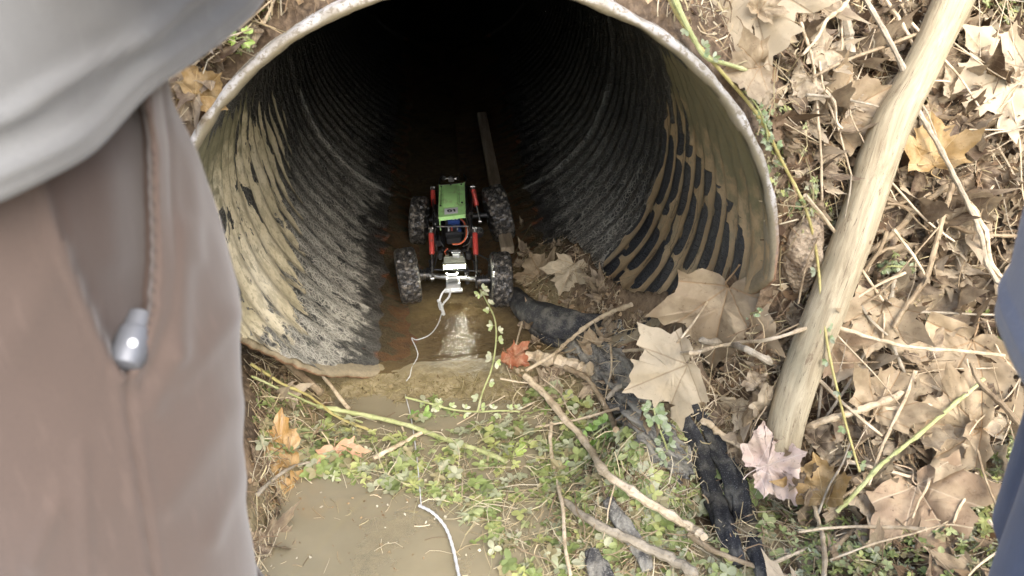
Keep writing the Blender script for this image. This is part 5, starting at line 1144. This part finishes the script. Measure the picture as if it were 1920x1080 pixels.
# rock inside the bank beside the rim
mb = MB(); 
import bmesh
bm = bmesh.new(); bmesh.ops.create_icosphere(bm, subdivisions=4, radius=1)
p, n = hit(1497, 470); s3 = Vector((.034, .03, .062))
for v in bm.verts:
    k = 1+.22*mnoise.fractal(v.co*1.6, 1, 2, 5)+.05*mnoise.noise(v.co*9); v.co = Vector((v.co.x*s3.x, v.co.y*s3.y, v.co.z*s3.z))*k
me = bpy.data.meshes.new('clay_lump'); bm.to_mesh(me); bm.free(); me.materials.append(mat_mud('dry_clay', (.16, .11, .07), (.34, .26, .17), (.46, .37, .26), 20, .85)); me.polygons.foreach_set('use_smooth', [True]*len(me.polygons))
o = bpy.data.objects.new('clay_lump', me); o.location = p+n*.01; COL.objects.link(o); tag(o, 'cracked lump of brown clay between the pipe rim and the log', 'clay')

# ------------------------------------------------------------------ people
def cloth(name, a, b, scale=14, weave=900, rough=.85, seamcol=None):
    t = NT(name); p = t.obj(); n = t.noise(p, scale, 5, .55); wv = t.noise(p, weave, 2); n3 = t.noise(t.mapv(p, (3, 3, .6)), scale*3, 4)
    c = t.mix(n, a, b); c = t.mix(t.math('MULTIPLY', t.ss(wv, .5, .7), .25), c, tuple(k*.6 for k in a)); c = t.mix(t.math('MULTIPLY', t.ss(n3, .55, .7), .3), c, tuple(min(1, k*1.25) for k in b))
    return t.end(t.bsdf(c, rough, 0, t.bump(t.math('ADD', wv, n3), .3, .0006), .2, Sheen_Weight=.25))
M_SKIN = simple('skin', (.55, .33, .23), .5, 0, .08, 30, .1); M_HAIR = simple('brown_hair', (.06, .035, .02), .7, 0, .3, 120, .5); M_SHOE = simple('brown_boot_leather', (.10, .07, .045), .6, 0, .3, 30, .3); M_EYE = simple('eye', (.7, .7, .7), .2, 0, .02, 20, 0)
def polydist(px, py, poly):
    d = np.full(px.shape, 1e9)
    for (x0, y0), (x1, y1) in zip(poly[:-1], poly[1:]):
        ex, ey = x1-x0, y1-y0; t = np.clip(((px-x0)*ex+(py-y0)*ey)/(ex*ex+ey*ey), 0, 1); d = np.minimum(d, np.hypot(px-x0-t*ex, py-y0-t*ey))
    return d
def vproj(V):
    D = V-np.array(CAM); z = D@np.array(fw); return 960+F*(D@np.array(rt))/z, 540-F*(D@np.array(up))/z, z
def grid_obj(name, V, n, mat, parent, org, mask=None):
    rows = len(V)//n; i = np.arange(rows-1)[:, None]*n+np.arange(n)[None]; j = np.arange(rows-1)[:, None]*n+(np.arange(n)+1)[None] % n
    fa = np.stack([i, j, j+n, i+n], -1).reshape(-1, 4).tolist()
    me = bpy.data.meshes.new(name); me.from_pydata((V-np.array(org)).tolist(), [], fa)
    for m in (mat if isinstance(mat, list) else [mat]): me.materials.append(m)
    if mask is not None: me.polygons.foreach_set('material_index', np.array([int(mask[f_[0]] and mask[f_[2]]) for f_ in fa], dtype=np.int32))
    me.polygons.foreach_set('use_smooth', [True]*len(me.polygons)); me.update(); o = bpy.data.objects.new(name, me); COL.objects.link(o); o.parent = parent; return o
def person(label, c0, face, lean, m_leg, m_shirt, hem, zhem, rs=1.0, pocket=False, crouch=0.0, shirt_rad=.2, waist_l=.185, waist_f=.135):
    a = R_(face); f = np.array([math.cos(a), math.sin(a), 0]); l = np.array([-math.sin(a), math.cos(a), 0]); c0 = np.array([c0[0], c0[1], 0.]); root = empty('person', tuple(c0), label, 'person'); org = c0
    zg = float(H([(c0[0], c0[1])])[0]); F3 = lambda x, y, z: c0+f*x+l*y+np.array([0, 0, z])
    n = 420; phi = np.linspace(0, 2*np.pi, n, endpoint=False)
    # upper trousers: outline of the two thighs merging into the hips
    zs = np.arange(.56, 1.14, .004); Vs = []
    for z in zs:
        k = np.clip((z-.78)/.22, 0, 1); k = k*k*(3-2*k); rad = None
        rl = .098-.012*k; rf = .108+.018*k
        out = np.zeros(n)
        for s in (-1, 1):
            # distance from hip centre to the ellipse of one thigh along phi
            cy = s*.090*(1-.15*k); dx, dy = np.cos(phi), np.sin(phi); A_ = (dx/rf)**2+(dy/rl)**2; B_ = -2*dy*cy/rl**2; C_ = (cy/rl)**2-1; disc = B_*B_-4*A_*C_
            r = np.where(disc > 0, (-B_+np.sqrt(np.maximum(disc, 0)))/(2*A_), 0); out = np.maximum(out, r)
        ell = 1/np.sqrt((np.cos(phi)/waist_f)**2+(np.sin(phi)/waist_l)**2); hull = np.maximum(out, rf*.93*np.abs(np.cos(phi))+.02)
        for _ in range(6): hull = (np.roll(hull, 3)+hull+np.roll(hull, -3))/3
        r = (hull*(1-k)+ell*k)*rs; tap = 1-.06*np.clip((.8-z)/.3, 0, 1); r = r*tap
        Vs.append(c0+f*(np.cos(phi)*r)[:, None]+l*(np.sin(phi)*r)[:, None]+np.array([0, 0, 1])*z+f*lean*.35*max(0, z-.85))
    V = np.concatenate(Vs); cen = np.repeat(np.array([c0+np.array([0, 0, z]) for z in zs]), n, 0); N_ = V-cen; N_[:, 2] = 0; N_ /= np.linalg.norm(N_, axis=1)[:, None]
    ph_ = np.tile(phi, len(zs)); zz = V[:, 2]
    disp = np.array([mnoise.fractal(Vector((math.cos(p_)*1.6+z_*2.2, math.sin(p_)*1.6, z_*4.5)), 1, 2, 3) for p_, z_ in zip(ph_, zz)])*.0035
    fold = np.zeros(len(V))
    if pocket:
        V = V+f*(np.interp(V[:, 2], [.70, .73, .85, .98], [-.020, -.017, .015, -.021])*np.clip(np.cos(ph_), 0, 1))[:, None]
        X, Y, Zc = vproj(V); vis = np.einsum('ij,ij->i', N_, np.array(CAM)-V) > 0
        R1 = [(262, 60), (272, 190), (284, 270), (290, 400), (292, 500), (286, 580), (264, 650), (236, 702)]; L1 = [(40, 250), (75, 350), (110, 450), (150, 550), (190, 640), (222, 694), (236, 702)]; S1 = [(236, 702), (243, 780), (262, 900), (278, 1000), (292, 1100), (300, 1250)]
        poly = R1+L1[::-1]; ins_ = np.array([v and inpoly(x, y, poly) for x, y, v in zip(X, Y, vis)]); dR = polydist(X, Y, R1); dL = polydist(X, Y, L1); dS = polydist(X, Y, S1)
        pin = ins_*np.clip(dR/8, 0, 1)*(-.003-.024*np.clip(1-dR/170, 0, 1)**1.2)*np.clip(dL/14, 0, 1)
        outR = (~ins_)&vis; w1 = outR*np.exp(-(dR/34)**2)*.0028; w1 += outR*(-.0012)*np.exp(-((dR-34)/6)**2)+vis*(-.002)*np.exp(-(dS/5)**2)+vis*(.0012)*np.exp(-((dS-14)/9)**2)+vis*np.exp(-((dL-3)/6)**2)*.0016-vis*np.exp(-((dL-16)/5)**2)*.0008
        for (x0, y0, x1, y1, wd, am) in ((345, 430, 330, 660, 26, .004), (330, 660, 285, 760, 24, .003), (100, 950, 60, 1060, 16, .0022), (150, 840, 165, 1080, 12, .002), (440, 590, 340, 720, 22, .0022), (120, 470, 30, 640, 40, .0015), (470, 860, 400, 1010, 20, .0025), (200, 330, 215, 480, 40, .003), (350, 150, 370, 480, 18, .002), (310, 950, 450, 760, 30, .002)):
            fold += vis*am*np.exp(-(polydist(X, Y, [(x0, y0), (x1, y1)])/wd)**2)
        Dv = V-np.array(CAM); Dv /= np.linalg.norm(Dv, axis=1)[:, None]; V = V-Dv*pin[:, None]+N_*(w1+fold)[:, None]
    V = V+N_*disp[:, None]
    tr = grid_obj('trousers', V, n, [m_leg, M_POCKET_SHADE] if pocket else m_leg, root, org, ins_ if pocket else None)
    # lower legs of the trousers
    for s in (-1, 1):
        mb = MB(); J = [F3(0, s*.09, .60), F3(.03+crouch, s*.10, .50), F3(-.01+crouch*.5, s*.105, .28), F3(-.03, s*.11, zg+.07)]; pth = smooth_path(J, 8); N = len(pth); rd = np.interp(np.linspace(0, 1, N), [0, .33, .66, 1], [.088, .074, .066, .060]); rings = []
        for i in range(N): rings.append([pth[i]+Vector(tuple(f*math.cos(q)*rd[i]*1.05+l*math.sin(q)*rd[i]))*(1+.03*math.sin(q*3+i*.8)+.02*math.sin(i*1.9)) for q in np.linspace(0, 2*math.pi, 36, endpoint=False)])
        mb.loft(rings, caps=True); mb.build('trouser_leg', m_leg, root, origin=org, sharp=None)
        mb = MB(); rings = []
        for x, w_, h_, z_ in ((-.10, .02, .03, .04), (-.085, .036, .05, .045), (-.03, .040, .075, .06), (.03, .042, .05, .045), (.10, .048, .032, .033), (.155, .042, .026, .028), (.18, .02, .015, .022)):
            rings.append([Vector(tuple(F3(x-.02, s*.115+math.sin(q)*w_, zg+z_+max(-z_+.002, math.cos(q)*h_)))) for q in np.linspace(0, 2*math.pi, 24, endpoint=False)])
        mb.loft(rings); mb.build('shoe', M_SHOE, root, origin=org, sharp=None)
    # shirt
    tV = V; n = 240; phi = np.linspace(0, 2*np.pi, n, endpoint=False); hp = []
    base_r = lambda q, sc=1: sc/np.sqrt((np.cos(q)/(waist_f*1.12))**2+(np.sin(q)/(waist_l*1.10))**2)
    HP = [(q, base_r(np.array(q))*rs*1.02, zhem) for q in np.linspace(0, 2*math.pi, 12, endpoint=False)]
    if hem:
        hh_ = []
        tb = BVHTree.FromPolygons([Vector(v) for v in V.tolist()], [(i_*420+k_, i_*420+(k_+1) % 420, (i_+1)*420+(k_+1) % 420, (i_+1)*420+k_) for i_ in range(len(V)//420-1) for k_ in range(420)])
        dlast = .45
        for px, py in hem:
            l_, n_, i_, d_h = tb.ray_cast(CAM, ray(px, py).normalized())
            dd = (l_-CAM).dot(fw)-.020 if l_ is not None else dlast+.025
            dlast = dd; P_ = np.array(atd(px, py, dd)); v_ = P_-c0; q = math.atan2(v_@l, v_@f) % (2*math.pi); hh_.append((q, float(np.hypot(v_@l, v_@f)), P_[2]))
        lo_, hi_ = min(q for q, _, _ in hh_), max(q for q, _, _ in hh_); HP = [h for h in HP if not (lo_-.35 < h[0] < hi_+.35)]+hh_
    HP.sort(); qa = np.array([h[0] for h in HP]); ra = np.array([h[1] for h in HP]); za = np.array([h[2] for h in HP])
    qa = np.concatenate([qa-2*np.pi, qa, qa+2*np.pi]); rh = np.interp(phi, qa, np.tile(ra, 3)); zh = np.interp(phi, qa, np.tile(za, 3))
    for _ in range(8): rh = (np.roll(rh, 1)+rh+np.roll(rh, -1))/3; zh = (np.roll(zh, 1)+zh+np.roll(zh, -1))/3
    Vs = []; ts = np.concatenate([[-.004], np.linspace(0, 1, 110)])
    for ti, t in enumerate(ts):
        tt = max(t, 0); zt = 1.42; z = zh+(zt-zh)*tt; kk = np.clip(tt/.35, 0, 1); kk = kk*kk*(3-2*kk)
        body = base_r(phi)*rs*(1.02-.04*np.sin(tt*3)) ; body = body*(1-.0*tt); shoulder = np.clip((tt-.82)/.18, 0, 1); r = rh*(1-kk)+body*kk; r = r*(1-.62*shoulder**1.6)
        if ti == 0: r = r-.004
        z2 = z-shoulder*.02*np.abs(np.sin(phi)); ctr = f*lean*(tt**1.2)*.5
        fo_ = .0045*np.sin(phi*7+tt*5)*(1-tt)*np.clip(tt*8, .3, 1)+.002*np.exp(-((tt-.03)/.006)**2)
        r = r+fo_+(.003 if 0 <= t < .035 else 0)
        Vs.append(c0+ctr+f*(np.cos(phi)*r)[:, None]+l*(np.sin(phi)*r)[:, None]+np.array([0, 0, 1])*z2[:, None])
    V = np.concatenate(Vs)
    if pocket:
        X, Y, Zc = vproj(V); cen = c0; N_ = V-c0; N_[:, 2] = 0; N_ /= np.linalg.norm(N_, axis=1)[:, None]; vis = np.einsum('ij,ij->i', N_, np.array(CAM)-V) > 0
        V = V+N_*(vis*(.0055*np.exp(-(polydist(X, Y, [(-60, 250), (20, 215), (120, 150), (220, 95), (300, 40), (370, -20)])/15)**2)+.003*np.exp(-(polydist(X, Y, [(200, 30), (330, 110)])/40)**2)+.003*np.exp(-(polydist(X, Y, [(-20, 320), (140, 255)])/35)**2)))[:, None]
    grid_obj('shirt', V, n, m_shirt, root, org)
    top = F3(lean*.5, 0, 1.42)
    # sleeves with both forearms held forward at chest height
    arms = {}
    for s in (-1, 1):
        sh = F3(lean*.48, s*.17, 1.37); el = F3(lean*.5+.02, s*.25, 1.15); wr = F3(lean*.5+.26, s*.10, 1.19); arms[s] = (sh, el, wr)
        mb = MB(); pth = smooth_path([sh-(el-sh)*.25, sh, sh+(el-sh)*.5, el, el+(wr-el)*.12], 7); N = len(pth); mb.tube(pth, list(np.interp(np.linspace(0, 1, N), [0, .25, 1], [.05, .068, .054])), 24); mb.build('sleeve', m_shirt, root, origin=org, sharp=None)
    # body: one skinned figure
    vs = []; es = []; rd = []
    def jv(p, r, par): vs.append(tuple(np.array(p)-org)); rd.append(r); i = len(vs)-1; (es.append((par, i)) if par is not None else None); return i
    pel = jv(F3(0, 0, .97), (.11, .11), None); sp_ = jv(F3(lean*.2, 0, 1.12), (.11, .10), pel); ch = jv(F3(lean*.42, 0, 1.30), (.12, .11), sp_); nk = jv(F3(lean*.55, 0, 1.46), (.052, .055), ch); nk2 = jv(F3(lean*.55+.02, 0, 1.51), (.05, .052), nk)
    h1 = jv(F3(lean*.55+.035, 0, 1.56), (.068, .078), nk2); h2 = jv(F3(lean*.55+.03, 0, 1.63), (.076, .094), h1); jv(F3(lean*.55+.01, 0, 1.70), (.055, .07), h2)
    for s in (-1, 1):
        sh, el, wr = arms[s]; i = jv(sh, (.05, .05), ch); i = jv(el, (.038, .038), i); i = jv(el+(wr-el)*.5, (.034, .034), i); i = jv(wr, (.025, .022), i); palm = wr+(wr-el)/np.linalg.norm(wr-el)*.05; pi_ = jv(palm, (.032, .014), i); fd = (wr-el)/np.linalg.norm(wr-el); sd_ = np.cross(fd, [0, 0, 1])
        for k, (o_f, L_) in enumerate(((-.026, .062), (-.009, .075), (.009, .072), (.026, .058))):
            b0 = palm+fd*.035+sd_*o_f; q = jv(b0, (.0095, .0095), pi_); q = jv(b0+fd*L_*.5+np.array([0, 0, -.006]), (.0085, .0085), q); jv(b0+fd*L_*.85+np.array([0, 0, -.026]), (.007, .007), q)
        th0 = wr+fd*.03-sd_*.028*s; q = jv(th0, (.011, .011), i); q = jv(th0+fd*.03-sd_*.014*s+np.array([0, 0, -.008]), (.0095, .0095), q); jv(th0+fd*.055-sd_*.010*s+np.array([0, 0, -.016]), (.008, .008), q)
        i = jv(F3(0, s*.09, .86), (.078, .078), pel); i = jv(F3(.03+crouch, s*.10, .50), (.052, .052), i); i = jv(F3(0, s*.105, .28), (.045, .045), i); i = jv(F3(-.03, s*.11, zg+.10), (.03, .03), i); jv(F3(.07, s*.115, zg+.04), (.028, .02), i)
    me = bpy.data.meshes.new('body'); me.from_pydata(vs, es, []); me.materials.append(M_SKIN); bo = bpy.data.objects.new('body', me); COL.objects.link(bo); bo.parent = root
    bo.modifiers.new('skin', 'SKIN')
    sv = me.skin_vertices[0].data
    for k, r in enumerate(rd): sv[k].radius = r; sv[k].use_root = (k == 0)
    sbm = bo.modifiers.new('sub', 'SUBSURF'); sbm.levels = 2; sbm.render_levels = 2
    hc = F3(lean*.55+.03, 0, 1.62)
    mb = MB(); mb.tube([hc+f*.082+np.array([0, 0, .012]), hc+f*.104+np.array([0, 0, -.022]), hc+f*.085+np.array([0, 0, -.034])], [.008, .014, .010], 10); mb.build('nose', M_SKIN, root, origin=org)
    mb = MB(); mb.tube([hc+f*.080+l*-.024+np.array([0, 0, -.058]), hc+f*.089+np.array([0, 0, -.056]), hc+f*.080+l*.024+np.array([0, 0, -.058])], [.003, .007, .003], 8); mb.build('mouth', simple('lips', (.45, .2, .16), .4), root, origin=org)
    for s in (-1, 1):
        mb = MB(); mb.tube([hc+f*.078+l*(s*.031-.012)+np.array([0, 0, .012]), hc+f*.084+l*(s*.031)+np.array([0, 0, .012]), hc+f*.078+l*(s*.031+.012)+np.array([0, 0, .012])], [.002, .009, .002], 10); mb.build('eye', M_EYE, root, origin=org)
        mb = MB(); mb.tube([hc+l*s*.073+np.array([0, 0, .02]), hc+l*s*.085+np.array([0, 0, .005]), hc+l*s*.078+np.array([0, 0, -.03])], [.008, .016, .008], 10, flat=.5); mb.build('ear', M_SKIN, root, origin=org)
    rings = []
    for k in range(10):
        th_ = k/9*1.75; rings.append([hc+np.array([0, 0, .03])+f*(math.cos(q)*math.sin(th_+.02)*.098*(1 if math.cos(q) < .3 else .93)-.012)+l*math.sin(q)*math.sin(th_+.02)*.086+np.array([0, 0, math.cos(th_)*.085*(1 if math.cos(q) < .3 else 1)]) for q in np.linspace(0, 2*math.pi, 32, endpoint=False)])
    mb = MB(); mb.loft([[Vector(tuple(v)) for v in r] for r in rings]); mb.build('hair', M_HAIR, root, origin=org, sharp=None)
    return root
M_POCKET_SHADE = cloth('trouser_pocket_shade', (.038, .026, .021), (.052, .036, .029), 12)  # shade inside the pocket, painted as a darker brown on the recess faces
M_TROU = cloth('brown_work_trousers', (.058, .0415, .033), (.079, .057, .046), 12); M_TSHIRT = cloth('grey_shirt', (.110, .110, .107), (.132, .132, .128), 10)
M_JEANS = cloth('blue_denim', (.03, .05, .11), (.08, .115, .20), 20, 1100); M_SHIRT2 = cloth('pale_blue_grey_shirt', (.16, .19, .25), (.22, .25, .31), 12)
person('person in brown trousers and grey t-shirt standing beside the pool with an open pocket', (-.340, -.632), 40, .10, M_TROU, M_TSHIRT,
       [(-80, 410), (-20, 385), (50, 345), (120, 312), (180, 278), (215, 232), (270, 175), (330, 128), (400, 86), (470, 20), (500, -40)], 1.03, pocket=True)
person('person in blue jeans and pale blue grey shirt at the far side of the bank', (.522, -.68), 140, .06, M_JEANS, M_SHIRT2, None, .775, rs=1.0)
# phone-like silver thing in the pocket
c_ = atd(246, 652, .474); mb = MB(); axx = (screen_dir(72)*.9-VIEWN(c_)*.5).normalized(); s_ = axx.cross(VIEWN(c_)).normalized(); v_ = s_.cross(axx)
mb.tube([c_-axx*.012, c_-axx*.0105, c_-axx*.006, c_+axx*.004, c_+axx*.010, c_+axx*.011, c_+axx*.020], [.004, .0078, .0095, .0095, .0088, .0075, .0070], 28)
ko_ = tag(mb.build('silver_flask', simple('satin_silver', (.10, .105, .115), .5, .3, .15, 60, .05)), 'small silver rounded gadget peeking out of the brown trouser pocket', 'gadget')
mb = MB(); mb.cyl(c_-axx*.001+v_*.0093, v_, .0022, .0016, 16); mb.build('button', simple('white_button', (.85, .85, .85), .3), ko_)
